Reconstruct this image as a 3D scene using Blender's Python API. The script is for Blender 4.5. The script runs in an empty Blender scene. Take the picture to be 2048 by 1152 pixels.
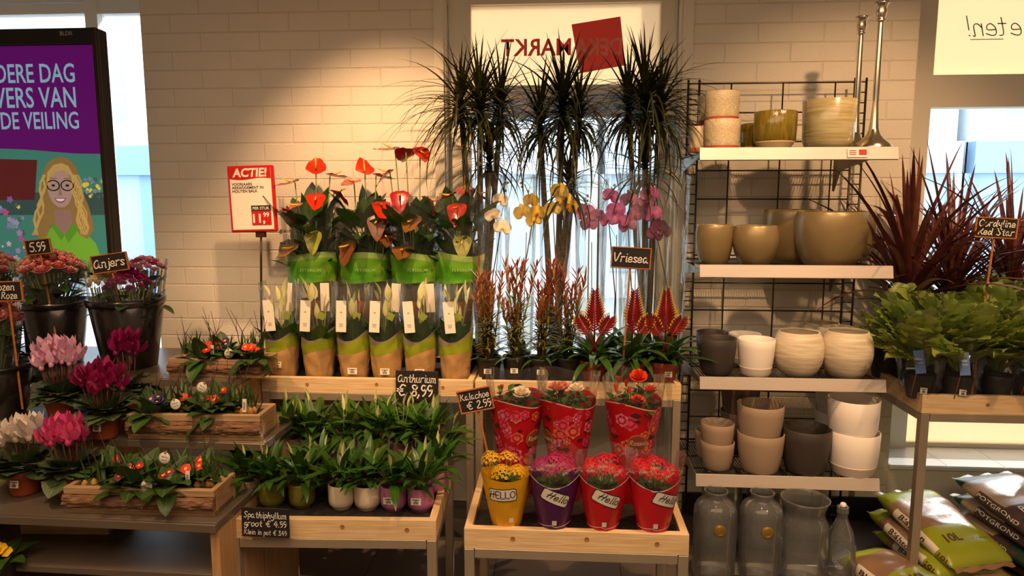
import bpy, math, random
from math import sin, cos, pi, radians as rad, sqrt, atan2
from mathutils import Matrix, Vector, noise
S = bpy.context.scene
C = S.collection
# ---------------------------------------------------------------- camera, sky, sun, lamps, exposure
F = 1380.0; H = 1.75; PITCH = 7.27; YAW = 4.0
cam = bpy.data.cameras.new('camera'); cam.lens = F/2048*36; cam.sensor_width = 36; cam.clip_start = .05
camo = bpy.data.objects.new('camera', cam); C.objects.link(camo)
camo.location = (0, 0, H); camo.rotation_euler = (rad(90-PITCH), 0, rad(YAW)); S.camera = camo
RM = Matrix.Rotation(rad(YAW), 3, 'Z') @ Matrix.Rotation(rad(90-PITCH), 3, 'X')
CR = RM @ Vector((1,0,0)); CF = RM @ Vector((0,0,-1)); CP = Vector((0,0,H))
w = bpy.data.worlds.new('sky'); S.world = w; w.use_nodes = True
bg = w.node_tree.nodes['Background']; bg.inputs[0].default_value = (.80,.91,1,1); bg.inputs[1].default_value = 4.0
sun = bpy.data.lights.new('sun', 'SUN'); sun.energy = 7.0; sun.angle = rad(1.0); sun.color = (1,.95,.86)
so = bpy.data.objects.new('sun', sun); C.objects.link(so)
so.rotation_euler = Vector((-.60,-.60,-.58)).to_track_quat('-Z','Y').to_euler()
def lamp(kind, loc, target, power, col, size, spot=None, blend=.5):
    l = bpy.data.lights.new('ceiling_'+kind.lower(), kind); l.energy = power; l.color = col
    if kind == 'AREA': l.shape = 'RECTANGLE'; l.size, l.size_y = size
    else: l.shadow_soft_size = size
    if spot: l.spot_size = rad(spot); l.spot_blend = blend
    o = bpy.data.objects.new(l.name, l); C.objects.link(o); o.location = loc
    o.rotation_euler = (Vector(target)-Vector(loc)).to_track_quat('-Z','Y').to_euler()
WARM = (1,.585,.29)
lamp('SPOT', (-.92,2.45,3.12), (-.88,3.75,1.25), 170, WARM, .035, 70, .8)      # track spots towards the back wall
lamp('SPOT', (.55,1.9,3.12), (.25,3.2,1.0), 150, WARM, .04, 66, .7)
lamp('SPOT', (1.55,2.1,3.12), (1.5,3.6,1.5), 90, WARM, .04, 74, .8)
lamp('SPOT', (-.6,1.2,3.12), (-.5,2.75,.55), 75, WARM, .05, 56, .8)
lamp('SPOT', (1.9,1.2,3.12), (2.1,3.1,.9), 110, WARM, .05, 60, .8)
lamp('SPOT', (-1.9,1.5,3.12), (-1.75,2.95,1.0), 120, WARM, .05, 55, .8)
lamp('AREA', (0,.2,3.1), (0,.2,0), 115, (1,.70,.46), (4.5,2.4))  # unseen broad warm fill, added to brighten the room overall
S.view_settings.view_transform = 'Standard'; S.view_settings.look = 'None'
S.view_settings.exposure = 0.08; S.view_settings.gamma = 1.0; S.view_settings.use_curve_mapping = False
S.cycles.use_denoising = True; S.cycles.max_bounces = 6; S.cycles.transparent_max_bounces = 16
S.cycles.diffuse_bounces = 3; S.cycles.use_adaptive_sampling = True; S.cycles.adaptive_threshold = .04; S.cycles.caustics_reflective = False; S.cycles.caustics_refractive = False
S.cycles.sample_clamp_indirect = 6
# ---------------------------------------------------------------- pixel helpers (2048 x 1152 frame)
def ray(px, py): return RM @ Vector(((px-1024)/F, -(py-576)/F, -1))
def at(px, py, Y):
    d = ray(px, py); return CP + d*(Y/d.y)
def onz(px, py, Z):
    d = ray(px, py); return CP + d*((Z-H)/d.z)
def xz(px, Y, z):
    a = (px-1024)/F; k = CR - a*CF          # (p.k)=0 solved for x
    return Vector((-(Y*k.y + (z-H)*k.z)/k.x, Y, z))
def mpp(p): return (Vector(p)-CP).dot(CF)/F
# ---------------------------------------------------------------- materials
def lin(h):
    h = h.lstrip('#'); v = [int(h[i:i+2],16)/255 for i in (0,2,4)]
    return tuple(c/12.92 if c <= .04045 else ((c+.055)/1.055)**2.4 for c in v)+(1,)
MATS = {}
def mat(name, col, rough=.5, metal=0, var=0, scale=12, bump=0, bscale=60, rnd=0, emit=0, col2=None, stretch=(1,1,1), coat=0, spec=.5, trl=0):
    if name in MATS: return MATS[name]
    m = bpy.data.materials.new(name); m.use_nodes = True; MATS[name] = m
    t = m.node_tree; N = t.nodes; Lk = t.links; b = N['Principled BSDF']
    b.inputs['Roughness'].default_value = rough; b.inputs['Metallic'].default_value = metal
    b.inputs['Coat Weight'].default_value = coat; b.inputs['Specular IOR Level'].default_value = spec
    b.inputs['Base Color'].default_value = lin(col)
    m.diffuse_color = lin(col)
    src = None
    if var or bump or col2:
        tc = N.new('ShaderNodeTexCoord'); mp = N.new('ShaderNodeMapping'); mp.inputs['Scale'].default_value = stretch
        Lk.new(tc.outputs['Object'], mp.inputs[0])
    if var or col2:
        nz = N.new('ShaderNodeTexNoise'); nz.inputs['Scale'].default_value = scale; nz.inputs['Detail'].default_value = 5
        Lk.new(mp.outputs[0], nz.inputs['Vector'])
        mx = N.new('ShaderNodeMix'); mx.data_type = 'RGBA'
        rp = N.new('ShaderNodeValToRGB'); rp.color_ramp.elements[0].position = .35; rp.color_ramp.elements[1].position = .65
        Lk.new(nz.outputs['Fac'], rp.inputs[0]); Lk.new(rp.outputs[0], mx.inputs[0])
        c = lin(col); c2 = lin(col2) if col2 else tuple(x*(1-var) for x in c[:3])+(1,)
        mx.inputs[6].default_value = c; mx.inputs[7].default_value = c2
        src = mx.outputs[2]
    if rnd:
        oi = N.new('ShaderNodeObjectInfo'); hs = N.new('ShaderNodeHueSaturation')
        mr = N.new('ShaderNodeMapRange'); mr.inputs[3].default_value = 1-rnd; mr.inputs[4].default_value = 1+rnd
        Lk.new(oi.outputs['Random'], mr.inputs[0]); Lk.new(mr.outputs[0], hs.inputs['Value'])
        mr2 = N.new('ShaderNodeMapRange'); mr2.inputs[3].default_value = .5-rnd*.06; mr2.inputs[4].default_value = .5+rnd*.06
        Lk.new(oi.outputs['Random'], mr2.inputs[0]); Lk.new(mr2.outputs[0], hs.inputs['Hue'])
        if src: Lk.new(src, hs.inputs['Color'])
        else: hs.inputs['Color'].default_value = lin(col)
        src = hs.outputs[0]
    if src: Lk.new(src, b.inputs['Base Color'])
    if bump:
        nb = N.new('ShaderNodeTexNoise'); nb.inputs['Scale'].default_value = bscale; nb.inputs['Detail'].default_value = 4
        Lk.new(mp.outputs[0], nb.inputs['Vector'])
        bp = N.new('ShaderNodeBump'); bp.inputs['Strength'].default_value = bump; bp.inputs['Distance'].default_value = .01
        Lk.new(nb.outputs['Fac'], bp.inputs['Height']); Lk.new(bp.outputs[0], b.inputs['Normal'])
    if emit:
        b.inputs['Emission Color'].default_value = lin(col); b.inputs['Emission Strength'].default_value = emit
        if src: Lk.new(src, b.inputs['Emission Color'])
    if trl:
        tr = N.new('ShaderNodeBsdfTranslucent'); ms = N.new('ShaderNodeMixShader'); ms.inputs[0].default_value = trl
        tr.inputs[0].default_value = lin(col)
        if src: Lk.new(src, tr.inputs[0])
        Lk.new(b.outputs[0], ms.inputs[1]); Lk.new(tr.outputs[0], ms.inputs[2]); Lk.new(ms.outputs[0], N['Material Output'].inputs[0])
    return m
def leafmat(name, col, col2, rough=.35, rnd=.25, trl=.2, vein=None):
    """leaf colour with a paler midrib / veins from the leaf's own uv (u across 0..1, v along 0..1)"""
    if name in MATS: return MATS[name]
    m = mat(name, col, rough, rnd=rnd, col2=col2, scale=9, trl=trl)
    if vein:
        N = m.node_tree.nodes; Lk = m.node_tree.links
        uv = N.new('ShaderNodeUVMap'); sp = N.new('ShaderNodeSeparateXYZ'); Lk.new(uv.outputs[0], sp.inputs[0])
        a = N.new('ShaderNodeMath'); a.operation = 'SUBTRACT'; a.inputs[1].default_value = .5; Lk.new(sp.outputs[0], a.inputs[0])
        ab = N.new('ShaderNodeMath'); ab.operation = 'ABSOLUTE'; Lk.new(a.outputs[0], ab.inputs[0])
        s = N.new('ShaderNodeMath'); s.operation = 'MULTIPLY_ADD'; s.inputs[1].default_value = 9; Lk.new(sp.outputs[1], s.inputs[0])
        k = N.new('ShaderNodeMath'); k.operation = 'MULTIPLY'; k.inputs[1].default_value = -9; Lk.new(ab.outputs[0], k.inputs[0]); Lk.new(k.outputs[0], s.inputs[2])
        fr = N.new('ShaderNodeMath'); fr.operation = 'FRACT'; Lk.new(s.outputs[0], fr.inputs[0])
        l1 = N.new('ShaderNodeMath'); l1.operation = 'LESS_THAN'; l1.inputs[1].default_value = .14; Lk.new(fr.outputs[0], l1.inputs[0])
        l2 = N.new('ShaderNodeMath'); l2.operation = 'LESS_THAN'; l2.inputs[1].default_value = .035; Lk.new(ab.outputs[0], l2.inputs[0])
        mxx = N.new('ShaderNodeMath'); mxx.operation = 'MAXIMUM'; Lk.new(l1.outputs[0], mxx.inputs[0]); Lk.new(l2.outputs[0], mxx.inputs[1])
        sc = N.new('ShaderNodeMath'); sc.operation = 'MULTIPLY'; sc.inputs[1].default_value = .45; Lk.new(mxx.outputs[0], sc.inputs[0])
        b = N['Principled BSDF']; old = b.inputs['Base Color'].links[0].from_socket
        mx = N.new('ShaderNodeMix'); mx.data_type = 'RGBA'; Lk.new(sc.outputs[0], mx.inputs[0]); Lk.new(old, mx.inputs[6]); mx.inputs[7].default_value = lin(vein)
        Lk.new(mx.outputs[2], b.inputs['Base Color'])
    return m
def film(name, tint='#ffffff', op=.04, rough=.12, refl=.5, bump=.35, bs=14, stretch=(1,1,.25)):
    """thin clear sheet: transparent with fresnel gloss and crinkle"""
    if name in MATS: return MATS[name]
    m = bpy.data.materials.new(name); m.use_nodes = True; MATS[name] = m
    t = m.node_tree; N = t.nodes; Lk = t.links; N.remove(N['Principled BSDF'])
    tr = N.new('ShaderNodeBsdfTransparent'); tr.inputs[0].default_value = lin(tint)
    gl = N.new('ShaderNodeBsdfGlossy'); gl.inputs['Roughness'].default_value = rough
    df = N.new('ShaderNodeBsdfDiffuse'); df.inputs[0].default_value = (.8,.8,.8,1)
    lw = N.new('ShaderNodeLayerWeight'); lw.inputs[0].default_value = .28
    mu = N.new('ShaderNodeMath'); mu.operation = 'MULTIPLY'; mu.inputs[1].default_value = refl; Lk.new(lw.outputs['Fresnel'], mu.inputs[0])
    m1 = N.new('ShaderNodeMixShader'); Lk.new(mu.outputs[0], m1.inputs[0]); Lk.new(tr.outputs[0], m1.inputs[1]); Lk.new(gl.outputs[0], m1.inputs[2])
    m2 = N.new('ShaderNodeMixShader'); m2.inputs[0].default_value = op; Lk.new(m1.outputs[0], m2.inputs[1]); Lk.new(df.outputs[0], m2.inputs[2])
    Lk.new(m2.outputs[0], N['Material Output'].inputs[0])
    if bump:
        tc = N.new('ShaderNodeTexCoord'); mp = N.new('ShaderNodeMapping'); mp.inputs['Scale'].default_value = stretch; Lk.new(tc.outputs['Object'], mp.inputs[0])
        nz = N.new('ShaderNodeTexNoise'); nz.inputs['Scale'].default_value = bs; Lk.new(mp.outputs[0], nz.inputs['Vector'])
        bp = N.new('ShaderNodeBump'); bp.inputs['Strength'].default_value = bump; bp.inputs['Distance'].default_value = .05
        Lk.new(nz.outputs['Fac'], bp.inputs['Height'])
        for n in (gl, lw): Lk.new(bp.outputs[0], n.inputs['Normal'])
    return m
def woodmat(name, col, col2, axis=0, rough=.55, scale=6, bump=.15):
    st = [14,14,14]; st[axis] = 1.0
    return mat(name, col, rough, col2=col2, scale=scale, bump=bump, bscale=scale*1.5, stretch=tuple(st))
# ---------------------------------------------------------------- mesh helpers
class MB:
    def __init__(s): s.v=[]; s.f=[]; s.m=[]; s.uv=[]; s.mi=0; s.has_uv=False
    def face(s, idx, uv=None):
        s.f.append(tuple(idx)); s.m.append(s.mi); s.uv.append(uv)
        if uv: s.has_uv=True
    def pts(s, ps):
        i=len(s.v); s.v += [tuple(p) for p in ps]; return i
    def box(s, c, d, R=None, bev=0):
        x,y,z = d[0]/2,d[1]/2,d[2]/2; c=Vector(c)
        P=[Vector((a*x,b*y,e*z)) for a in(-1,1) for b in(-1,1) for e in(-1,1)]
        if R is not None: P=[R@p for p in P]
        i=s.pts([c+p for p in P])
        for q in ((0,1,3,2),(4,6,7,5),(0,4,5,1),(2,3,7,6),(0,2,6,4),(1,5,7,3)): s.face([i+k for k in q])
    def bbox(s, x0,x1,y0,y1,z0,z1): s.box(((x0+x1)/2,(y0+y1)/2,(z0+z1)/2),(x1-x0,y1-y0,z1-z0))
    def tube(s, pts, r, n=6, cap=True):
        pts=[Vector(p) for p in pts]; rr = r if isinstance(r,(list,tuple)) else [r]*len(pts)
        prev=None; rings=[]
        for k,p in enumerate(pts):
            d=(pts[min(k+1,len(pts)-1)]-pts[max(k-1,0)]).normalized()
            u = prev if prev is not None else (Vector((0,0,1)) if abs(d.z)<.9 else Vector((1,0,0)))
            a=(u-d*u.dot(d)); a = a.normalized() if a.length>1e-6 else d.orthogonal().normalized()
            prev=a; b=d.cross(a)
            rings.append(s.pts([p+(a*cos(2*pi*j/n)+b*sin(2*pi*j/n))*rr[k] for j in range(n)]))
        for k in range(len(rings)-1):
            for j in range(n):
                j2=(j+1)%n; s.face([rings[k]+j,rings[k]+j2,rings[k+1]+j2,rings[k+1]+j])
        if cap: s.face([rings[0]+j for j in reversed(range(n))]); s.face([rings[-1]+j for j in range(n)])
    def lathe(s, prof, n=32, c=(0,0,0), wob=None):
        c=Vector(c); rings=[]
        for r,z in prof:
            if r<=1e-6: rings.append((s.pts([c+Vector((0,0,z))]),1))
            else:
                ps=[]
                for j in range(n):
                    q = r*(1+(wob(2*pi*j/n,z) if wob else 0)); ps.append(c+Vector((q*cos(2*pi*j/n), q*sin(2*pi*j/n), z)))
                rings.append((s.pts(ps),n))
        for (a,na),(b,nb) in zip(rings,rings[1:]):
            for j in range(n):
                j2=(j+1)%n
                if na==1 and nb==1: continue
                if na==1: s.face([a,b+j2,b+j])
                elif nb==1: s.face([a+j,a+j2,b])
                else: s.face([a+j,a+j2,b+j2,b+j])
    def blade(s, L, W, bend=.6, fold=.25, n=6, prof='lance', stem=0, M=None, twist=0, wave=0, ph=0):
        """leaf along +Y, bending towards -Z; V folded; uv u across, v along"""
        y=z=0; rows=[]
        for k in range(n+1):
            t=k/n; ang = -bend*t
            if k: y+=L/n*cos(ang); z+=L/n*sin(ang)
            if t<stem: wd=.05
            else:
                u=(t-stem)/(1-stem)
                if prof=='lance': wd=max(0,sin(pi*u**.75))**.8
                elif prof=='heart': wd=min(1,(max(0,u)*6)**.5)*(max(0,1-u**1.6))**.75 if u>0 else .3
                elif prof=='strap': wd=min(1,.55+u*2)*(max(0,1-u**3))**.8
                elif prof=='needle': wd=max(0,(1-u))**.7
                elif prof=='round': wd=max(0,sin(pi*min(1,u*.97+.02)))**.5
                else: wd=1
            wd=max(wd,.03)*W/2; nx=Vector((0,-sin(ang),cos(ang)))
            lift=fold*wd; tw=twist*t; wv=wave*W*sin(t*14+ph)
            l=Vector((-wd*cos(tw), y, z-wd*sin(tw)))+nx*(lift+wv); r=Vector((wd*cos(tw), y, z+wd*sin(tw)))+nx*(lift-wv)
            row=[l, Vector((0,y,z)), r]
            if M is not None: row=[M@p for p in row]
            rows.append((s.pts(row),t))
        for (a,t0),(b,t1) in zip(rows,rows[1:]):
            s.face((a,a+1,b+1,b),((0,t0),(.5,t0),(.5,t1),(0,t1))); s.face((a+1,a+2,b+2,b+1),((.5,t0),(1,t0),(1,t1),(.5,t1)))
    def build(s, name, mats, smooth=True):
        me=bpy.data.meshes.new(name); me.from_pydata(s.v,[],s.f)
        for m in (mats if isinstance(mats,(list,tuple)) else [mats]): me.materials.append(m)
        me.polygons.foreach_set('material_index', s.m)
        me.polygons.foreach_set('use_smooth',[smooth]*len(s.f))
        if s.has_uv:
            ul=me.uv_layers.new(name='UVMap'); li=0
            for f,u in zip(s.f,s.uv):
                for k in range(len(f)):
                    ul.data[li].uv = u[k] if u else (0,0); li+=1
        me.update(); return me
def obj(name, me, parent=None, M=None, label=None):
    o=bpy.data.objects.new(name, me); C.objects.link(o)
    if parent is not None: o.parent=parent
    if M is not None: o.matrix_local = M if isinstance(M,Matrix) else Matrix.Translation(M)
    if label: o['label']=label
    return o
def tag(o, label=None, cat=None, group=None, kind=None):
    if label: o['label']=label
    if cat: o['category']=cat
    if group: o['group']=group
    if kind: o['kind']=kind
    return o
def thing(name, label, cat, loc=(0,0,0), rz=0, group=None, tilt=None):
    M=Matrix.Translation(Vector(loc))@Matrix.Rotation(rz,4,'Z')
    o=obj(name, None, None, M if tilt is None else M@tilt); o.empty_display_size=.05
    return tag(o,label,cat,group)
def T(*a): return Matrix.Translation(Vector(a))
def RX(a): return Matrix.Rotation(a,4,'X')
def RY(a): return Matrix.Rotation(a,4,'Y')
def RZ(a): return Matrix.Rotation(a,4,'Z')
def SC(x,y=None,z=None):
    y=x if y is None else y; z=x if z is None else z
    return Matrix.Diagonal((x,y,z,1))
def boxo(name, m, dims, parent=None, M=None, bev=.0, label=None):
    b=MB(); x,y,z=dims
    if bev:
        e=bev
        # chamfered box from three stretched boxes' hull: 24 verts
        P=[]
        for sx in(-1,1):
            for sy in(-1,1):
                for sz in(-1,1):
                    X,Y,Z=sx*x/2,sy*y/2,sz*z/2
                    P += [(X,Y-sy*e,Z-sz*e),(X-sx*e,Y,Z-sz*e),(X-sx*e,Y-sy*e,Z)]
        i=b.pts(P)
        def id(sx,sy,sz,k): return ((sx>0)*4+(sy>0)*2+(sz>0))*3+k
        for s_ in(-1,1):
            b.face([id(s_,p,q,0) for p,q in ((-1,-1),(1,-1),(1,1),(-1,1))][::s_])
            b.face([id(p,s_,q,1) for p,q in ((-1,-1),(-1,1),(1,1),(1,-1))][::s_])
            b.face([id(p,q,s_,2) for p,q in ((-1,-1),(1,-1),(1,1),(-1,1))][::s_])
        for p in(-1,1):
            for q in(-1,1):
                b.face([id(-1,p,q,1),id(1,p,q,1),id(1,p,q,2),id(-1,p,q,2)])
                b.face([id(p,-1,q,0),id(p,1,q,0),id(p,1,q,2),id(p,-1,q,2)])
                b.face([id(p,q,-1,0),id(p,q,1,0),id(p,q,1,1),id(p,q,-1,1)])
        for sx in(-1,1):
            for sy in(-1,1):
                for sz in(-1,1): b.face([id(sx,sy,sz,k) for k in range(3)])
    else: b.box((0,0,0),dims)
    return obj(name, b.build(name,m,False), parent, M, label)
# ---------------------------------------------------------------- writing
def text_mesh(body, size, m, bold=0, shear=0, align='CENTER', mirror=False, key='lettering', space=1):
    cu=bpy.data.curves.new(key,'FONT'); cu.body=body; cu.size=size; cu.align_x=align; cu.offset=bold*size; cu.shear=shear; cu.space_character=space; cu.resolution_u=3
    o=bpy.data.objects.new(key,cu); C.objects.link(o)
    dg=bpy.context.evaluated_depsgraph_get(); me=bpy.data.meshes.new_from_object(o.evaluated_get(dg))
    bpy.data.objects.remove(o); bpy.data.curves.remove(cu)
    me.materials.clear(); me.materials.append(m)
    if mirror:
        for v in me.vertices: v.co.x=-v.co.x
    return me      # in XY plane, facing +Z
GL = {
'A':'6,7 4,9 1,7 0,3 2,0 5,2 6,8/6,8 6,1 8,0','a':'4,5 2,6 0,4 1,0 3,1 4,5/4,5 4,1 6,0','c':'5,5 3,6 0,4 1,0 3,0 5,1','d':'4,4 2,6 0,3 1,0 3,1 4,4/5,10 5,1 6,0',
'e':'0,3 4,3 4,5 2,6 0,4 0,1 2,0 5,1','g':'4,5 2,6 0,4 1,1 3,2 4,5/4,5 4,-2 2,-4 0,-2','h':'0,0 1,10/1,3 2,5 4,5 4,0 5,0','i':'1,6 1,1 2,0/1,9 1.3,9','j':'2,6 2,-2 0,-3/2,9 2.3,9',
'k':'0,0 0,10/4,6 0,3 2,3 4,0 5,0','l':'1,0 1,10/1,1 2,0','m':'0,0 0,6/0,4 2,6 3,4 3,0/3,4 5,6 6,4 6,0 7,0','n':'0,0 0,6/0,4 2,6 4,5 4,0 5,0','o':'2,6 0,4 1,0 3,0 5,3 3,6 2,6',
'p':'0,6 0,-4/0,4 2,6 4,4 3,1 0,1','r':'0,0 0,6/0,4 2,6 4,6','s':'4,5 2,6 0,5 2,3 4,1 2,0 0,1','t':'2,9 2,1 4,0/0,6 4,6','u':'0,6 0,1 2,0 4,1/4,6 4,1 5,0','y':'0,6 0,3 2,2 4,3/4,6 4,-2 2,-4 0,-3',
'z':'0,6 4,6 0,0 4,0','v':'0,6 2,0 4,6','w':'0,6 1,0 3,4 5,0 6,6','V':'0,10 3,0 7,10 8,9','R':'0,0 1,10/0,9 4,10 5,7 1,5/2,5 4,2 6,0','S':'6,9 3,10 1,8 3,5 5,3 3,0 0,1','K':'0,0 0,10/5,9 0,4/2,5 4,2 7,0',
'C':'6,8 4,10 1,8 0,4 2,0 5,0 7,2','H':'0,0 2,10/7,10 5,0/-1,4 8,6','L':'0,10 0,0 5,0','E':'5,10 0,10 0,0 5,0/0,5 4,5','O':'3,10 0,7 0,2 3,0 6,3 6,8 3,10',
'0':'2,10 0,6 1,0 4,1 5,7 3,10 2,10','1':'0,8 2,10 2,0','2':'0,8 2,10 4,8 3,5 0,0 5,0','3':'0,9 3,10 4,8 1,6 4,4 4,1 1,0 0,1','4':'3,10 0,4 6,4/4,7 4,0','5':'5,10 1,10 0,6 3,6 5,3 3,0 0,1','8':'4,9 1,10 0,8 4,3 3,0 0,2 4,7 4,9','9':'4,9 1,10 0,7 2,5 4,7 4,9/4,9 4,3 2,0',
'.':'0,0 .4,.4',',':'1,1 0,-2','!':'0,10 0,3/0,0 .3,.3','€':'7,9 4,10 2,6 2,3 4,0 7,1/0,6 5,6/0,4 5,4','-':'0,4 4,4'}
def strokes(body, size, m, wd=.09, slant=.12, key='lettering', align='C', mirror=False):
    """hand-drawn lettering in the XY plane facing +Z; size is cap height"""
    b=MB(); x=0; lines=[]
    for ch in body:
        if ch==' ': x+=5; continue
        g=GL.get(ch) or GL.get(ch.lower()); wmax=0
        for st in g.split('/'):
            P=[tuple(float(q) for q in p.split(',')) for p in st.split()]
            wmax=max(wmax,max(p[0] for p in P)); Q=[]
            for k in range(len(P)-1):
                p0=P[max(k-1,0)];p1=P[k];p2=P[k+1];p3=P[min(k+2,len(P)-1)]
                for j in range(4):
                    t=j/4; Q.append(tuple(.5*(2*p1[i]+(p2[i]-p0[i])*t+(2*p0[i]-5*p1[i]+4*p2[i]-p3[i])*t*t+(3*p1[i]-p0[i]-3*p2[i]+p3[i])*t**3) for i in(0,1)))
            Q.append(P[-1]); lines.append([(x+q[0]+slant*q[1],q[1]) for q in Q])
        x+=wmax+1.7
    tot=x-1.7; k=size/10; ox={'C':-tot/2,'L':0,'R':-tot}[align]
    for Q in lines:
        Q=[Vector(((q[0]+ox)*k*(-1 if mirror else 1),q[1]*k,0)) for q in Q]; h=wd*size/2; ids=[]
        for i,q in enumerate(Q):
            d=(Q[min(i+1,len(Q)-1)]-Q[max(i-1,0)]); d=d.normalized() if d.length>1e-9 else Vector((1,0,0)); n=Vector((-d.y,d.x,0))*h
            e = d*h*.8*(-1 if i==0 else 1 if i==len(Q)-1 else 0)
            ids.append(b.pts([q+n+e,q-n+e]))
        for a,c in zip(ids,ids[1:]): b.face((a,a+1,c+1,c) if not mirror else (a,c,c+1,a+1))
    return b.build(key,m,False)
UP = RX(pi/2)     # stands an XY drawing up to face -Y
# ================================================================ THE SETTING
WY = 3.75; WT = .37; GY = 4.05; CEIL = 3.2
XL = at(297,300,WY).x; XD0 = at(872,300,WY).x; XD1 = at(1378,300,WY).x; XR = at(1822,300,WY).x
m_paint = mat('painted_brick','#f3ead9',.75,var=.05,scale=5,bump=.25,bscale=120)
m_mortar = mat('painted_mortar','#e2d6c2',.85,bump=.2,bscale=150)
m_plain = mat('plaster','#cfc2ae',.9,var=.05)
m_frame = mat('frame_paint','#efe6d2',.45,var=.03,scale=3)
m_white = mat('white_paint','#f4f2ec',.4)
m_black = mat('black_plastic','#141312',.4)
m_glass = film('window_glass',op=.0,refl=.6,rough=.01,bump=0)
random.seed(3)
def struct(name, me, parent=None, M=None): return tag(obj(name,me,parent,M),kind='structure')
def slab(name, m, x0,x1,y0,y1,z0,z1):
    b=MB(); b.bbox(x0,x1,y0,y1,z0,z1); return struct(name,b.build(name,m,False))
m_floor = mat('floor_tile','#6f625a',.45,var=.12,scale=3,bump=.05)
m_grout = mat('floor_grout','#4a423c',.8)
floor = slab('floor', m_grout, -4,4,-2.5,WY+WT,-.1,-.004)
ft=MB(); ft.bbox(-.298,.298,-.298,.298,-.008,0); ftm=ft.build('floor_tile',m_floor,False)
for i in range(-6,7):
    for j in range(2,7): 
        if .3+j*.6+.3 < WY+.3: obj('floor_tile',ftm,floor,T(i*.6,.05+j*.6,0))
slab('ceiling', m_plain, -4,4,-2.5,WY+WT,CEIL,CEIL+.1)
slab('wall_left', m_plain, -4.1,-4,-2.5,WY+WT,0,CEIL)
slab('wall_right', m_plain, 4,4.1,-2.5,WY+WT,0,CEIL)
slab('wall_front', m_plain, -4,4,-2.6,-2.5,0,CEIL)
def brick_wall(name, x0, x1, z0=0, z1=CEIL):
    wl = slab(name, m_mortar, x0, x1, WY+.003, WY+WT, z0, z1)
    bw, bh = .33, .098
    def bm(wd):
        b=MB(); x,z,e=wd/2-.0015,bh/2-.0015,.004
        i=b.pts([(-x,.0035,-z),(x,.0035,-z),(x,.0035,z),(-x,.0035,z),(-x+e,-.001,-z+e),(x-e,-.001,-z+e),(x-e,-.001,z-e),(-x+e,-.001,z-e)])
        for q in ((4,5,6,7),(0,1,5,4),(1,2,6,5),(2,3,7,6),(3,0,4,7)): b.face([i+k for k in q])
        return b.build('brick',m_paint,False)
    cache={}
    for r in range(int((z1-z0)/bh)+1):
        z=z0+bh*(r+.5)
        if z+bh/2>z1: break
        x=x0-(bw/2 if r%2 else 0)
        while x<x1-.02:
            a,c=max(x,x0-random.uniform(0,.004)),min(x+bw,x1)
            if c-a>.03:
                k=round(c-a,3)
                if k not in cache: cache[k]=bm(k)
                obj('brick',cache[k],wl,T((a+c)/2,WY+random.uniform(0,.002),z))
            x+=bw
    return wl
brick_wall('wall_back_left', XL, XD0)
brick_wall('wall_back_right', XD1, XR)
slab('wall_back_sill_left', m_plain, -4, XL, WY, WY+WT, 0, .72)
slab('wall_back_lintel_left', m_plain, -4, XL, WY, WY+WT, 2.98, CEIL)
slab('wall_back_lintel_right', m_plain, XR, 4, WY, WY+WT, 2.98, CEIL)
slab('wall_back_lintel_door', m_plain, XD0, XD1, WY, WY+WT, 3.02, CEIL)
SILLZ=.30
slab('wall_back_sill_right', m_paint, XR, 4, WY, WY+WT, 0, SILLZ)
m_tile = mat('sill_tile','#f2f2ee',.3,var=.04,scale=2)
sill = slab('trim_1', m_tile, XR-.0, 4, WY-.02, WY+WT, SILLZ, SILLZ+.018)
for k in range(5):
    b=MB(); b.bbox(0,.296,0,.36,0,.004); obj('sill_tile',b.build('sill_tile',m_tile,False),sill,T(XR+.005+k*.3,WY-.015,SILLZ+.018))
m_skirt = mat('skirting','#1c1a19',.5)
for n,(a,c) in enumerate(((XL,XD0-.02),(XD1+.02,XR))): slab('baseboard_back_%s'%('left','right')[n], m_skirt, a, c, WY-.018, WY-.003, 0, .13)
def bars(name, m, boxes, parent):
    b=MB()
    for q in boxes: b.bbox(*q)
    return obj(name,b.build(name,m,False),parent)
# ---- window_1: big left window with slim white frame
w1 = thing('window_1',None,None); w1['kind']='structure'
xm = at(212,250,GY).x; zt = at(250,30,GY).z
fr=[(-4,XL,GY-.03,GY+.04,.72,.80),(-4,XL,GY-.03,GY+.04,2.90,2.98)]
bars('bottom_rail',m_white,[fr[0]],w1); bars('top_rail',m_white,[fr[1]],w1)
bars('mullion',m_white,[(xm-.055,xm+.02,GY-.04,GY+.04,.8,2.9)],w1)
bars('jamb_frame',m_white,[(XL-.05,XL+.0,GY-.04,GY+.04,.8,2.9)],w1)
bars('transom_bar',m_white,[(xm+.02,XL-.05,GY-.035,GY+.035,zt-.0,zt+.09)],w1)
zt2 = at(90,28,GY).z
bars('transom_bar',m_white,[(-4,xm-.055,GY-.035,GY+.035,zt2-.01,zt2+.05)],w1)
bars('pane',m_glass,[(xm+.02,XL-.05,GY,GY+.006,.8,2.9)],w1); bars('pane',m_glass,[(-4,xm-.055,GY,GY+.006,.8,2.9)],w1)
slab('trim_2', m_white, -4, XL, WY-.03, WY+WT, .72,.74)
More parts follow.
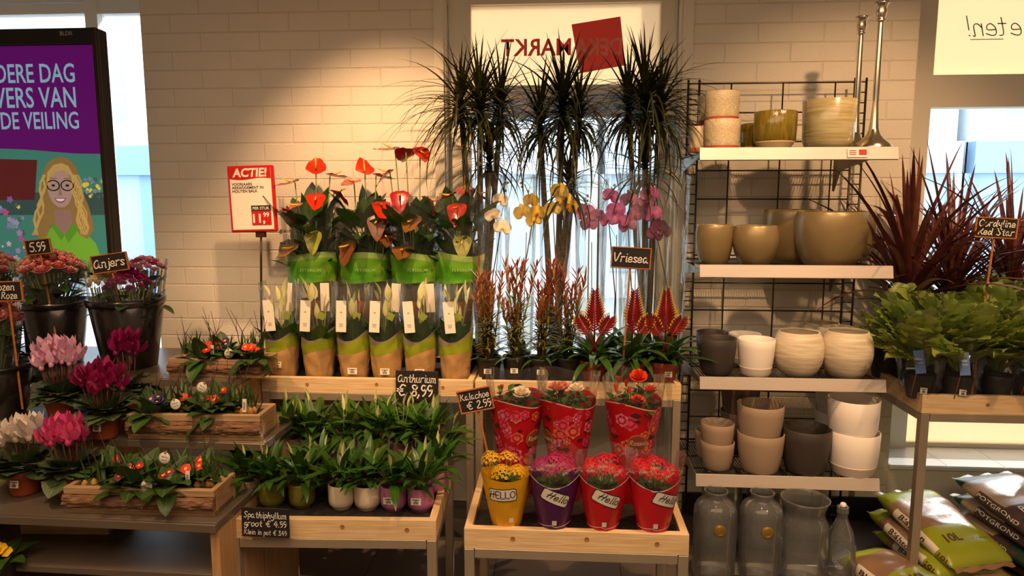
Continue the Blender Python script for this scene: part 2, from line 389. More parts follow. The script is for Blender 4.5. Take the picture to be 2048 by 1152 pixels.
# ---- door_1: glazed shop door with printed fanlight
d1 = thing('door_1',None,None); d1['kind']='structure'
DYF = WY+.10
def px_x(px,py=150,Y=DYF): return at(px,py,Y).x
def px_z(py,px=1130,Y=DYF): return at(px,py,Y).z
ax0,ax1 = XD0, XD1; jx0,jx1 = px_x(896),px_x(1354); gx0,gx1 = px_x(943),px_x(1318)
ztop,zf0,zf1 = 3.02, px_z(172), px_z(8)
bars('architrave',m_frame,[(ax0,ax0+.05,WY-.025,WY+.12,0,3.02)],d1); bars('architrave',m_frame,[(ax1-.05,ax1,WY-.025,WY+.12,0,3.02)],d1)
bars('door_post',m_frame,[(ax0+.05,jx0+.004,WY+.0,DYF+.06,0,3.02)],d1); bars('door_post',m_frame,[(jx1-.004,ax1-.05,WY+.0,DYF+.06,0,3.02)],d1)
bars('stile',m_frame,[(jx0+.008,gx0,DYF-.02,DYF+.04,0,zf1+.0)],d1); bars('stile',m_frame,[(gx1,jx1-.008,DYF-.02,DYF+.04,0,zf1)],d1)
bars('head_rail',m_frame,[(jx0,jx1,DYF-.02,DYF+.04,zf1,3.02)],d1)
bars('transom_rail',m_frame,[(jx0,jx1,DYF-.04,DYF+.05,px_z(236),zf0)],d1)
bars('kick_panel',m_frame,[(gx0,gx1,DYF,DYF+.03,0,.86)],d1)
bars('pane',m_glass,[(gx0,gx1,DYF+.008,DYF+.014,.86,px_z(236))],d1)
m_film = mat('backlit_film','#ffe9cc',.6,trl=.55)
bars('fanlight_pane',m_film,[(gx0,gx1,DYF+.012,DYF+.018,zf0,zf1)],d1)
m_logo = mat('logo_red','#b03a36',.6,trl=.35); m_logol = mat('logo_cream','#f4e0d0',.6,trl=.7)
lp = at(1197,92,DYF); s_=mpp(lp)
b=MB(); i=b.pts([at(px,py,DYF)-lp for px,py in ((1143,48),(1241,32),(1251,130),(1160,146))])
b.face([i,i+3,i+2,i+1]); obj('logo_square',b.build('logo_square',m_logo,False),d1,T(lp.x,DYF+.009,lp.z))
o=obj('logo_lettering',text_mesh('DEKA',.040*s_*1000,m_logol,bold=.02,mirror=True),d1,T(at(1198,110,DYF).x,DYF+.0065,at(1203,109,DYF).z)@UP@SC(.92,1.15,1))
o=obj('logo_lettering',text_mesh('MARKT',.040*s_*1000,m_logo,bold=.02,mirror=True),d1,T(at(1073,110,DYF).x,DYF+.0085,at(1073,110,DYF).z)@UP@SC(1.08,1.15,1))
# ---- window_3: right window with printed top light
w3 = thing('window_3',None,None); w3['kind']='structure'
qx = at(1856,100,GY).x; qx2=at(1846,300,GY).x
za,zb,zc_ = at(1950,152,GY).z, at(1950,216,GY).z, SILLZ+.02
bars('jamb_frame',m_frame,[(XR,qx2,GY-.05,GY+.05,zc_,2.98)],w3)
bars('transom_rail',m_frame,[(qx2,4,GY-.05,GY+.05,zb,za)],w3)
bars('top_rail',m_frame,[(qx2,4,GY-.05,GY+.05,2.92,2.98)],w3)
bars('bottom_panel',m_film,[(qx2,4,GY-.004,GY+.002,zc_+.03,zc_+.20)],w3); bars('bottom_rail',m_frame,[(qx2,4,GY-.02,GY+.02,zc_,zc_+.03)],w3)
bars('mullion',m_frame,[(2.95,3.03,GY-.05,GY+.05,zc_,za)],w3)
bars('fanlight_pane',m_film,[(qx2,4,GY,GY+.006,za,2.92)],w3)
bars('pane',m_glass,[(qx2,4,GY,GY+.006,zc_+.20,zb)],w3)
m_ink = mat('film_ink','#6b6055',.7,trl=.3)
p=at(1938,72,GY); obj('film_lettering',strokes('heerlijk eten!',38*mpp(p),m_ink,wd=.06,slant=.25,align='R',mirror=True),w3,T(p.x-.0,GY-.003,p.z)@UP)
bars('underline',m_ink,[(at(1940,78,GY).x,at(2006,78,GY).x,GY-.0035,GY-.0025,at(1950,80,GY).z,at(1950,78.5,GY).z)],w3)
# ---- outside: pavement, street, houses opposite
m_pave = mat('pavement_grey','#a9aaa8',.8,var=.1)
slab('pavement', m_pave, -14,14,WY+WT,30,-.25,-.08)
random.seed(8)
def house(x0,x1,h,wallc,winc,label,rows,floors,shop=None):
    t=thing('terraced_house',label,'house',((x0+x1)/2,13,-.08)); mw=mat('house_'+wallc,wallc,.8,var=.05); wd=x1-x0
    b=MB(); b.bbox(-wd/2,wd/2,0,3,0,h); obj('facade',b.build('facade',mw,False),t)
    mg=mat('house_glass_'+winc,winc,.15); mf=mat('house_frame','#ffffff',.5)
    for fl in range(floors):
        z=3.2+fl*2.9
        for k in range(rows):
            x=-wd/2+wd*(k+.5)/rows
            b=MB(); b.bbox(x-.62,x+.62,-.04,.02,z,z+1.5); wo=obj('window',b.build('window',mf,False),t)
            b=MB(); b.bbox(x-.54,x+.54,-.06,-.03,z+.75,z+1.42); obj('pane',b.build('pane',mg,False),wo)
            b=MB(); b.bbox(x-.54,x+.54,-.06,-.03,z+.08,z+.68); obj('pane',b.build('pane',mg,False),wo)
    if shop:
        ms=mat('shop_'+shop,shop,.6)
        b=MB(); b.bbox(-wd/2,wd/2,-.25,.05,2.3,2.85); obj('shop_fascia',b.build('shop_fascia',ms,False),t)
        for k in range(rows+1):
            x=-wd/2+wd*k/rows; b=MB(); b.bbox(x-.12,x+.12,-.12,.03,0,2.3); obj('shop_post',b.build('shop_post',ms,False),t)
        for k in range(rows):
            x=-wd/2+wd*(k+.5)/rows; b=MB(); b.bbox(x-wd/rows/2+.12,x+wd/rows/2-.12,-.05,.03,.5,2.3); obj('shop_pane',b.build('shop_pane',mg,False),t)
    b=MB(); zt=h; i=b.pts([(-wd/2-.2,-.35,zt),(wd/2+.2,-.35,zt),(wd/2+.2,1.7,zt+1.6),(-wd/2-.2,1.7,zt+1.6),(-wd/2-.2,-.35,zt+.12),(wd/2+.2,-.35,zt+.12),(wd/2+.2,1.7,zt+1.75),(-wd/2-.2,1.7,zt+1.75)])
    for q in ((0,3,2,1),(4,5,6,7),(0,1,5,4),(1,2,6,5),(2,3,7,6),(3,0,4,7)): b.face([i+k for k in q])
    obj('roof',b.build('roof',mat('roof_tile','#b9a7a0',.8,var=.2,scale=8),False),t)
house(-13.2,-6.2,6.0,'#e9edf0','#9dbfdc','pale house with blue shop front seen through the window beside the screen',4,1,'#7fa3c8')
house(-6.0,.6,6.4,'#f0eeea','#c4d6e4','cream house across the street behind the plants of the glass door',3,1,'#c9cdd2')
house(.8,7.0,5.6,'#e4eaf0','#a9c3d8','pale grey house seen through the lower pane beside the fanlight lettering',3,1,'#b9c7d6')
house(7.2,14,6.2,'#dfe8f0','#9cbcd6','bluish house at the right end of the street behind the red-leaved plants',3,1,'#8fb0cf')
# ================================================================ FURNITURE
ZL, ZH = .57, .90
m_pine = woodmat('pine_x','#e4c89c','#d6b27e',0); m_piney = woodmat('pine_y','#e4c89c','#d6b27e',1); m_pinez = woodmat('pine_z','#d6b07c','#c29a66',2)
m_steel = mat('painted_steel','#b3a590',.4,metal=.55,var=.06); m_soil = mat('black_liner','#1a1613',.9,col2='#2e251e',scale=40,bump=.6,bscale=80)
m_knot = mat('pine_knot','#a06c3a',.6)
def tray_table(label, fl, fr, zt, depth, rail=.078, group=None, legs=True, th=.028):
    """wooden tray on a steel frame; fl/fr are the front top corners, front edge along local x"""
    fl=Vector(fl); fr=Vector(fr); d=fr-fl; w_=d.length; a=atan2(d.y,d.x)
    t=thing('display_table',label,'table',((fl+fr)/2).xy.to_3d(),a,group)
    z0=zt-rail
    obj('front_rail',_box(w_,th,rail,m_pine),t,T(0,th/2,zt-rail/2)); obj('back_rail',_box(w_,th,rail,m_pine),t,T(0,depth-th/2,zt-rail/2))
    for s in(-1,1): obj('side_rail',_box(th,depth-2*th,rail,m_piney),t,T(s*(w_/2-th/2),depth/2,zt-rail/2))
    obj('tray_liner',_box(w_-2*th,depth-2*th,.012,m_soil),t,T(0,depth/2,zt-rail+.045))
    for q in (-.28,.05,.36):
        b=MB(); b.lathe([(0,0),(.007,0),(.009,.0006)],10); obj('knot',b.build('knot',m_knot),t,T(q*w_,-.0007,zt-rail*(.35+.4*abs(q)))@RX(pi/2))
    s=.036
    fz=z0-s/2
    for yy in(s/2,depth-s/2): obj('frame_bar',_box(w_-2*s-.004,s,s,m_steel),t,T(0,yy,fz))
    for sx in(-1,1):
        obj('frame_bar',_box(s,depth-2*s-.004,s,m_steel),t,T(sx*(w_/2-s/2),depth/2,fz))
        for yy in(s/2,depth-s/2): obj('leg',_box(s,s,z0-.002,m_steel),t,T(sx*(w_/2-s/2),yy,(z0-.002)/2))
    return t
def _box(x,y,z,m,bev=.0015):
    k=('bx',round(x,4),round(y,4),round(z,4),m.name)
    if k not in MATS:
        o=boxo('tmp',m,(x,y,z),bev=bev); MATS[k]=o.data; o.data.name='board'; bpy.data.objects.remove(o)
    return MATS[k]
tFL = tray_table('low pine tray table with small potted peace lilies', onz(456,1037,ZL), onz(872,1041,ZL), ZL, .60)
tFR = tray_table('low pine tray table with kalanchoes and wrapped roses', onz(928,1056,ZL), onz(1379,1070,ZL), ZL, .52)
p0=onz(522,764,ZH); p0.y=3.17; p0=xz(522,3.17,ZH); p1=xz(946,3.17,ZH); p2=xz(950,3.17,ZH); p3=xz(1363,3.17,ZH)
tBL = tray_table('tall pine tray table with kraft wrapped plants against the wall', p0,p1, ZH, .50, rail=.075)
tBR = tray_table('tall pine tray table in front of the glass door', p2,p3, ZH, .50, rail=.075)
q0=onz(1846,790,.90); tR = tray_table('tall pine tray table with leafy ferns beside the right window', q0, q0+Vector((1.25,.0,0)), .90, .72, rail=.085)
FLOORZ = .045-.078+.006
zL = ZL-.078+.051; zH = ZH-.075+.051; zR=.90-.085+.051          # liner surface heights
# ---- stepped display at the left
m_tread = mat('tread_grey','#75685a',.35,metal=.3,var=.15,scale=6); m_ply = woodmat('ply','#c69c6c','#b68a5a',2)
SA = rad(-1.0); st_o = onz(434,1046,.62)
stp = thing('stepped_stand','grey three-step stand with pale wood end panel holding cyclamen and planters','stand',(st_o.x,st_o.y,0),SA)
e3=xz(520,3.17,.9).x-.012-st_o.x; e2=onz(530,884,.79).x-st_o.x
STEPS=((.62,0,.36,0),(.79,onz(500,884,.79).y-st_o.y,.36,e2),(.95,onz(450,760,.95).y-st_o.y,.62,e3))
W_=2.0
for z,y,dp,e in STEPS:
    obj('tread',_box(W_+e,dp,.03,m_tread),stp,T(-W_/2+e/2,y+dp/2,z-.015))
    obj('tread_nosing',_box(W_+e,.012,.030,mat('nosing_steel','#8a7c6a',.3,metal=.6)),stp,T(-W_/2+e/2,y-.008,z-.017))
    obj('end_panel',_box(.035,dp-.03,z-.034,m_ply),stp,T(min(0,e)-.02,y+dp/2,(z-.034)/2))
    obj('mid_panel',_box(.03,dp-.03,z-.034,m_ply),stp,T(-1.15,y+dp/2,(z-.034)/2))
obj('lower_tread',_box(1.1,.5,.025,m_tread),stp,T(-.59,.27,.40))
obj('lower_tread',_box(.9,.5,.025,m_tread),stp,T(-1.62,.27,.34))
obj('base_tread',_box(1.1,.36,.025,m_tread),stp,T(-.59,.2,.16))
def on_step(px,py,k):
    return onz(px,py,STEPS[k][0])
# ---- wire shelf unit
SHY=3.13; SHB=3.66
m_wire = mat('wire_dark','#4f4a40',.35,metal=.8); m_lip = mat('shelf_lip','#cfc3b8',.35,metal=.35,var=.05,stretch=(1,1,30),scale=4); m_brk=mat('bracket','#8f8472',.4,metal=.6)
gx0=xz(1388,SHB,1.5).x; gx1=xz(1690,SHB,1.5).x
su=thing('wire_shelf_unit','wire grid shelving unit with four lipped shelves of flower pots','shelving',((gx0+gx1)/2,SHB,0))
cx=(gx0+gx1)/2; hw=(gx1-gx0)/2
ztopg=at(1540,166,SHB).z
g=MB(); g.tube([(-hw,0,.05),(-hw,0,ztopg)],.004,6); obj('grid_post',g.build('grid_post',m_wire),su)
for sx in (-1,1):
    for dx in (0,.055): 
        g=MB(); g.tube([(sx*hw+dx*sx-.0,-.0,.03),(sx*hw+dx*sx,0,ztopg+.02)],.006,6); obj('grid_upright',g.build('grid_upright',m_wire),su)
    g=MB()
    for k in range(46): g.tube([(sx*hw,0,.06+k*(ztopg-.06)/45),(sx*(hw+.055),0,.06+k*(ztopg-.06)/45)],.0035,5)
    obj('ladder_rungs',g.build('ladder_rungs',m_wire),su)['kind']='stuff'
for k in range(3):
    x=-hw+2*hw*(k+.62)/3.0
    if x<hw: 
        g=MB(); g.tube([(x,-.006,.05),(x,-.006,ztopg)],.004,6); obj('grid_wire',g.build('grid_wire',m_wire),su)
zz=ztopg
while zz>.08:
    g=MB(); g.tube([(-hw,-.0,zz),(hw,-.0,zz)],.004,6); obj('grid_wire',g.build('grid_wire',m_wire),su); zz-=.145
SZ=[at(1590,300,SHY).z, at(1590,535,SHY).z, at(1590,760,SHY).z, at(1580,955,SHY).z, .05]
SX=[(1398,1792),(1398,1782),(1398,1768),(1390,1755),(1388,1752)]
for k,(z,(a,c)) in enumerate(zip(SZ,SX)):
    x0=xz(a,SHY,z).x-cx; x1=xz(c,SHY,z).x-cx; y0=SHY-SHB; lipz=.042
    b=MB(); ys=y0-.012
    prof=[(0,.012),(-.006,.010),(-.018,-lipz),(-.012,-lipz-.004),(0,-.002)]
    ia=[b.pts([(xx,ys+py_,z+pz_) for py_,pz_ in prof]) for xx in (x0,x1)]
    for j in range(5): b.face((ia[0]+j,ia[0]+(j+1)%5,ia[1]+(j+1)%5,ia[1]+j))
    b.face([ia[0]+j for j in range(5)][::-1]); b.face([ia[1]+j for j in range(5)])
    obj('price_lip',b.build('price_lip',m_lip,False),su)
    n=int((x1-x0)/.0125)
    b=MB()
    for j in range(n+1):
        x=x0+.02+(x1-x0-.04)*j/n; b.box((x,y0/2-.005,z-.002),(.003,abs(y0)-.01,.003))
    sw=obj('shelf_wires',b.build('shelf_wires',m_wire,False),su); sw['kind']='stuff'
    for yy in (y0+.01,y0*.5,-.02): 
        g=MB(); g.tube([(x0+.01,yy,z-.007),(x1-.01,yy,z-.007)],.0045,6); obj('cross_wire',g.build('cross_wire',m_wire),su)
    if k<4:
        for xx in (x0+.012,min(x1-.06,hw+.03)):
            b=MB(); i=b.pts([(xx-.002+e,yy,z-.012+hh) for e in(0,.004) for yy,hh in ((-.01,0),(y0+.02,0),(y0+.02,-.015),(-.10,-.06),(-.03,-.16),(-.01,-.16))])
            b.face([i+j for j in range(6)]); b.face([i+6+j for j in reversed(range(6))])
            for j in range(6): b.face((i+j,i+6+j,i+6+(j+1)%6,i+(j+1)%6))
            obj('bracket',b.build('bracket',m_brk,False),su)
m_pap=mat('white_label','#f2efe6',.6); m_red=mat('label_red','#c8321f',.6)
zt=SZ[0]; lx=xz(1710,SHY,zt).x-cx
lb=obj('shelf_label',_box(.085,.003,.04,m_pap),su,T(lx,SHY-SHB-.027,zt-.016)@RX(rad(-14)))
obj('label_print',_box(.032,.002,.024,m_red),lb,T(.022,-.0018,.003))
for i_ in range(3): obj('label_print',_box(.030,.002,.003,m_red),lb,T(-.02,-.0018,.010-.008*i_))
# ---- digital screen at the window
TY=3.35
sx1=at(222,420,TY).x; stz=at(100,58,TY).z; TW=.98; TH=stz-at(100,556,TY).z
tv=thing('digital_sign_screen','tall black digital screen showing a smiling florist on purple','screen',(sx1-TW/2,TY,stz-TH))
obj('housing',_box(TW,.07,TH,m_black,.006),tv,T(0,.035,TH/2))
mbz=mat('bezel_brown','#3a2f2a',.35,metal=.5)
obj('bezel',_box(.022,.02,TH,mbz),tv,T(TW/2-.011,-.01,TH/2)); obj('bezel',_box(.022,.02,TH,mbz),tv,T(-TW/2+.011,-.01,TH/2))
obj('top_bezel',_box(TW-.046,.016,.075,m_black),tv,T(0,-.008,TH-.0375))
obj('stand_pole',_box(.09,.05,stz-TH-.951,m_black,.004),tv,T(0,.035,-(stz-TH-.951)/2)); obj('stand_foot',_box(.4,.16,.012,m_black,.003),tv,T(0,.045,-(stz-TH)+.957))
def scr(name,hexc): return mat('screen_'+name,hexc,.3,emit=.5,spec=.3)
# screen drawing in local screen coordinates: px -> local
def sl(px,py): q=at(px,py,TY); return (q.x-(sx1-TW/2), q.z-(stz-TH))
def flat(name,pts,m,d,par=tv):
    b=MB(); i=b.pts([(x,-d,z) for x,z in pts]); b.face([i+k for k in range(len(pts))]); return obj(name,b.build(name,m,False),par)
def ell(cx_,cz_,rx,rz,n=28,a0=0): return [(cx_+rx*cos(-2*pi*k/n+a0),cz_+rz*sin(-2*pi*k/n+a0)) for k in range(n)]
zs0,zs1=.03,TH-.078; xs0,xs1=-TW/2+.022,TW/2-.022
scrn=flat('screen_panel',[(xs0,zs0),(xs1,zs0),(xs1,zs1),(xs0,zs1)],scr('green','#3f7f72'),.0012)
zpur=sl(100,305)[1]
P=[(xs0,zs1),(xs1,zs1),(xs1,sl(190,308)[1])]+[(sl(px,py)[0],sl(px,py)[1]) for px,py in ((150,307),(100,303),(50,299),(0,297))]+[(xs0,zpur+.06)]
flat('purple_panel',P[::-1],scr('purple','#5c0a68'),.0022)
k_=mpp(at(80,150,TY)); ms=scr('letters','#86b4cc')
for body,px,py,sz in (('IEDERE DAG',153,164,36),('VERS VAN',156,214,39),('DE VEILING',161,257,33)):
    x,z=sl(px,py); o=obj('screen_lettering',text_mesh(body,sz*k_*1.38,ms,bold=.012,align='RIGHT'),tv,T(x,-.003,z)@UP@SC(.72,1.04,1))
x,z=sl(150,72); obj('brand_lettering',text_mesh('BLDR',11*k_,mat('grey_print','#9a9a9a',.4),bold=.02,align='RIGHT'),tv,T(x,-.0175,z)@UP)
# photo on the screen: background blocks, flowers, woman
def fl(px,py): return sl(px,py)
flat('photo_shade',[fl(*q) for q in ((0,400),(70,400),(75,320),(0,318))],scr('shade','#5a2020'),.0018)
flat('photo_shade',[fl(*q) for q in ((0,430),(215,430),(212,385),(0,385))],scr('bgd','#35504e'),.0016)
random.seed(5)
fc=[scr('f%d'%i,c) for i,c in enumerate(('#9d7fb8','#c8a4c8','#7a5fa0','#b84a86','#6f8a94','#4d6050','#d8c24a','#8b98b0'))]
fb=MB()
for k in range(150):
    px=random.uniform(-110,70); py=random.uniform(390,560); 
    if px>30+ (py-390)*.35: continue
    fb.mi=random.randrange(8); r=random.uniform(.008,.022); x,z=fl(px,py); a0=random.random()
    pts=[(x+r*(1 if j%2 else .6)*cos(-j*2*pi/10+a0),-.0026-k*2e-6,z+r*(1 if j%2 else .6)*sin(-j*2*pi/10+a0)) for j in range(10)]
    i=fb.pts(pts); fb.face([i+j for j in range(10)])
for k in range(26):
    px=random.uniform(170,215); py=random.uniform(355,395); fb.mi=random.choice((5,6,4)); r=random.uniform(.006,.014); x,z=fl(px,py)
    i=fb.pts([(x+r*cos(-j*2*pi/8),-.0026-k*2e-6,z+r*sin(-j*2*pi/8)) for j in range(8)]); fb.face([i+j for j in range(8)])
obj('photo_flowers',fb.build('photo_flowers',fc,False),tv)['kind']='stuff'
hair=scr('hair','#8a6f3e'); hair2=scr('hair2','#b79a58'); skin=scr('skin','#a88a80'); skin2=scr('skin2','#8f6f66'); lime=scr('lime','#6fa832'); lime2=scr('lime2','#57902a'); dark=scr('dark','#20201e'); wht=scr('teeth','#d8d8d4'); lip=scr('lip','#8f4a4a')
pts=[(86,352),(92,330),(106,318),(124,313),(142,320),(155,338),(160,362),(168,388),(178,412),(186,440),(188,462),(176,478),(160,470),(150,450),(104,450),(94,474),(80,478),(70,462),(74,430),(80,400),(84,376)]
flat('photo_hair',[fl(*q) for q in pts][::-1],hair,.0034)
flat('photo_shirt',[fl(*q) for q in ((60,540),(74,500),(84,470),(108,452),(140,450),(168,462),(192,486),(212,540))][::-1],lime,.0031)
flat('photo_neck',[fl(*q) for q in ((110,420),(142,420),(146,448),(130,470),(112,452))][::-1],skin2,.0038)
flat('photo_collar',[fl(*q) for q in ((104,452),(112,448),(130,470),(124,482))][::-1],lime2,.0042); flat('photo_collar',[fl(*q) for q in ((146,446),(160,456),(138,486),(130,470))][::-1],lime2,.0042)
xf,zf=fl(121,375); kx=mpp(at(121,375,TY))
flat('photo_face',[(x,z) for x,z in ell(xf,zf,26*kx,40*kx)],skin,.0046)
flat('photo_fringe',[fl(*q) for q in ((94,372),(96,345),(108,330),(124,326),(138,332),(149,352),(149,372),(142,352),(130,340),(112,344),(102,352))][::-1],hair2,.005)
for px in (108,136):
    x,z=fl(px,371); gl=MB(); gl.tube([(x+13*kx*cos(a*pi/10),-.0056,z+10*kx*sin(a*pi/10)) for a in range(21)],1.3*kx,5); obj('photo_glasses',gl.build('photo_glasses',dark),tv)
    flat('photo_eye',[(a,b_) for a,b_ in ell(x,z,4*kx,2.4*kx,12)],dark,.0052)
    xb,zb_=fl(px,357); flat('photo_brow',[(xb-8*kx,zb_-1*kx),(xb+8*kx,zb_-1*kx),(xb+7*kx,zb_+1.4*kx),(xb-7*kx,zb_+1.4*kx)],hair,.0052)
x,z=fl(122,388); flat('photo_nose',[(x-4*kx,z-3*kx),(x+4*kx,z-3*kx),(x+1.5*kx,z+12*kx),(x-1.5*kx,z+12*kx)],skin2,.0050)
x,z=fl(122,398); m1=[(x-13*kx,z+2*kx),(x-7*kx,z-6*kx),(x,z-8*kx),(x+7*kx,z-6*kx),(x+13*kx,z+2*kx)]; flat('photo_mouth',m1,lip,.0050)
flat('photo_teeth',[(x-10*kx,z+.5*kx),(x-6*kx,z-3.6*kx),(x,z-5*kx),(x+6*kx,z-3.6*kx),(x+10*kx,z+.5*kx)],wht,.0053)
hb=MB()
for k in range(16):
    side=-1 if k%2 else 1; px0=(90 if side<0 else 152)+random.uniform(-6,10)*side*-1; pts=[]
    for j in range(9):
        yy=350+j*15; xx=px0+side*(j*2.6)+5*sin(j*1.5+k); a,b_=fl(xx,yy); pts.append((a,-.0050-k*1e-5,b_))
    hb.tube(pts,1.5*kx,4)
obj('photo_curls',hb.build('photo_curls',hair2),tv)
mtv=mat('black_steel','#1a1817',.5)
# ================================================================ POTS, VASES, CANDLESTICKS ON THE SHELVES
def shell(outer, th=.006, floor=None):
    """outer profile bottom->top, returns closed outer+rim+inner profile"""
    inner=[(max(r-th,.002), z) for r,z in reversed(outer) if z>th*1.2]
    rt,zt=outer[-1]
    return [(0,outer[0][1])]+outer+[(rt-th*.3,zt+th*.35),(rt-th*.8,zt+th*.2)]+inner+[(0,th*1.5)]
def pot(name,label,cat,px,Y,z,wpx,hpx,prof,m,group=None,th=.006,n=40,parts=(),wob=None):
    """prof: normalised (r 0..1 of half width, z 0..1 of height)"""
    p=xz(px,Y,z); s=mpp(p); W=wpx*s/2; Hh=hpx*s
    b=MB(); b.lathe(shell([(r*W,q*Hh) for r,q in prof],th),n,wob=wob)
    if parts:
        t=thing(name,label,cat,p,0,group); obj('body',b.build('body',m),t)
        for nm,z0,z1,mm in parts:
            seg=[]; zs=[z0+(z1-z0)*k/8 for k in range(9)]
            for q in zs:
                for (r0,a0),(r1,a1) in zip(prof,prof[1:]):
                    if a0<=q<=a1+1e-6:
                        seg.append((((r0+(r1-r0)*(q-a0)/max(a1-a0,1e-6)))*W+.0012,q*Hh)); break
            b2=MB(); b2.lathe([(seg[0][0]-.0012,seg[0][1])]+seg+[(seg[-1][0]-.0012,seg[-1][1])],n); obj(nm,b2.build(nm,mm),t)
        return t
    return tag(obj(name,b.build(name,m),None,T(*p)),label,cat,group)
STRAIGHT=[(.80,0),(.86,.02),(.88,.06),(.93,.4),(.97,.75),(1,1)]
ROUND=[(.55,0),(.62,.02),(.74,.12),(.90,.32),(.99,.55),(1,.68),(.97,.85),(.90,.97),(.88,1)]
BOWLISH=[(.66,0),(.70,.02),(.82,.15),(.93,.38),(.99,.65),(1,.80),(.965,.93),(.94,1)]
CUP=[(.66,0),(.74,.02),(.80,.10),(.88,.30),(.95,.55),(.985,.78),(1,1)]
BALL=[(.50,0),(.60,.02),(.80,.14),(.94,.32),(1,.52),(.985,.70),(.92,.86),(.83,.97),(.80,1)]
TAPER=[(.66,0),(.70,.01),(.78,.20),(.88,.5),(.96,.8),(1,1)]
m_speck=mat('speckled_glaze','#cdbf9f',.45,col2='#b5a27a',scale=130,bump=.1); m_terra=mat('red_clay','#a8503a',.6,var=.1)
m_oliv=mat('olive_ribbed_glaze','#8f7c26',.2,col2='#6b5c18',scale=26,stretch=(3,3,.5),bump=.3,bscale=22,coat=.4)
m_crm=mat('cream_foot','#d8c193',.5); m_ribbed=mat('cream_ringed_glaze','#d9cc9c',.25,col2='#b9a56c',scale=16,stretch=(.4,.4,6),coat=.5)
m_gold=mat('matt_gold_glaze','#938058',.33,metal=.3,col2='#85724c',scale=4,bump=.03)
m_blk=mat('charcoal_ceramic','#3b332e',.55,var=.08); m_wht=mat('white_ceramic','#efe6da',.35); m_gry=mat('grey_dip','#c9bcae',.6)
m_streak=mat('streaked_cream','#d9cdb4',.5,col2='#b9a98c',scale=14,stretch=(.5,.5,5),bump=.15,bscale=20)
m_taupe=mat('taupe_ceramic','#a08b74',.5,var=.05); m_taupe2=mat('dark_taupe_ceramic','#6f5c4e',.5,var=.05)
z1,z2,z3,z4,z5=[q+.002 for q in SZ]
G1='speckled pots with red clay bases on the top shelf'
def speck(px,Y,z,w_,h_,label): return pot('speckled_pot',label,'flower pot',px,Y,z,w_,h_,[(.90,0),(.94,.03),(.96,.3),(.985,.7),(1,1)],m_speck,G1,parts=(('clay_base',0.0,.17,m_terra),))
a=speck(1443,3.22,z1,70,60,'speckled cream pot with red base at the bottom of the front stack on top shelf')
hst=60*mpp(a.location)
speck(1443,3.22,z1+hst*.94,68,58,'speckled cream pot stacked on another beside the olive pots')
a=speck(1426,3.42,z1,62,58,'speckled pot at the bottom of the hidden rear stack on top shelf'); speck(1426,3.42,z1+58*mpp(a.location)*.95,62,58,'speckled pot on the rear stack peeking out behind the front stack')
speck(1404,3.22,z1,26,44,'small narrow speckled pot tucked against the front stack on top shelf') if False else None
speck(1396,3.30,z1,36,50,'small speckled pot with red base at the very end of the top shelf')
OL=[(.62,0),(.66,.02),(.90,.22),(.97,.26),(1,.6),(1,1)]
for px,Y,w_,h_,lb in ((1548,3.24,82,76,'glossy olive ribbed pot with cream foot in front on the top shelf'),(1512,3.44,64,58,'olive ribbed pot half hidden behind another olive pot')):
    pot('olive_pot',lb,'flower pot',px,Y,z1,w_,h_,OL,m_oliv,'olive pots on the top shelf',parts=(('cream_foot',0,.24,m_crm),))
pot('ringed_pot','large cream pot with fine throwing rings beside the candlesticks','flower pot',1654,3.26,z1,100,98,[(.66,0),(.72,.02),(.88,.10),(.96,.2),(.98,.5),(1,1)],m_ribbed,wob=lambda a,z:.006*sin(z*260))
m_silv=mat('champagne_silver','#e2d8c2',.2,metal=1)
for px,Y,h_,lb in ((1745,3.20,285,'taller silver candlestick with flared foot at the shelf end'),(1708,3.34,262,'shorter silver candlestick standing behind the taller one')):
    p=xz(px,Y,z1); s=mpp(p); Hh=h_*s; R=Hh*.115
    pr=[(0,0),(R*1.1,0),(R*1.1,.012),(R*1.02,.026),(R*.70,.046),(R*.42,.066),(R*.29,.09),(R*.23,.13),(R*.17,.2),(R*.19,Hh*.4),(R*.17,Hh*.70),(R*.15,Hh*.86)]
    tops=[(R*.15,Hh*.86),(R*.27,Hh*.875),(R*.18,Hh*.885),(R*.26,Hh*.90),(R*.30,Hh*.93),(R*.27,Hh*.955),(R*.33,Hh*.975),(R*.40,Hh*.985),(R*.40,Hh*.995),(R*.2,Hh*.99),(R*.18,Hh*.95),(0,Hh*.95)]
    t=thing('candlestick',lb,'candlestick',p,0,'silver candlesticks')
    b=MB(); b.lathe(pr[:7],36); obj('foot',b.build('foot',m_silv),t); b=MB(); b.lathe(pr[6:],24); obj('shaft',b.build('shaft',m_silv),t); b=MB(); b.lathe(tops,28); obj('candle_cup',b.build('candle_cup',m_silv),t)
GG='matt gold pots on the second shelf'
for px,Y,w_,h_,pf,lb in ((1427,3.26,74,78,BOWLISH,'small matt gold pot nearest the ladder end of the second shelf'),(1509,3.22,90,78,ROUND,'small rounded gold pot in front of the larger gold pots'),
    (1658,3.27,138,104,BOWLISH,'largest matt gold pot at the front of the second shelf'),(1580,3.50,112,100,BOWLISH,'shaded gold pot at the back between small and large gold pots'),(1692,3.52,104,96,BOWLISH,'gold pot whose rim peeks out behind the largest gold pot')):
    pot('gold_pot',lb,'flower pot',px,Y,z2,w_,h_,pf,m_gold,GG,th=.007)
for px,Y,w_,h_,lb in ((1432,3.21,74,74,'charcoal cup pot at the front of the third shelf'),(1422,3.40,62,66,'charcoal cup pot behind another charcoal cup')):
    pot('charcoal_cup_pot',lb,'flower pot',px,Y,z3,w_,h_,CUP,m_blk,'charcoal cups on the third shelf')
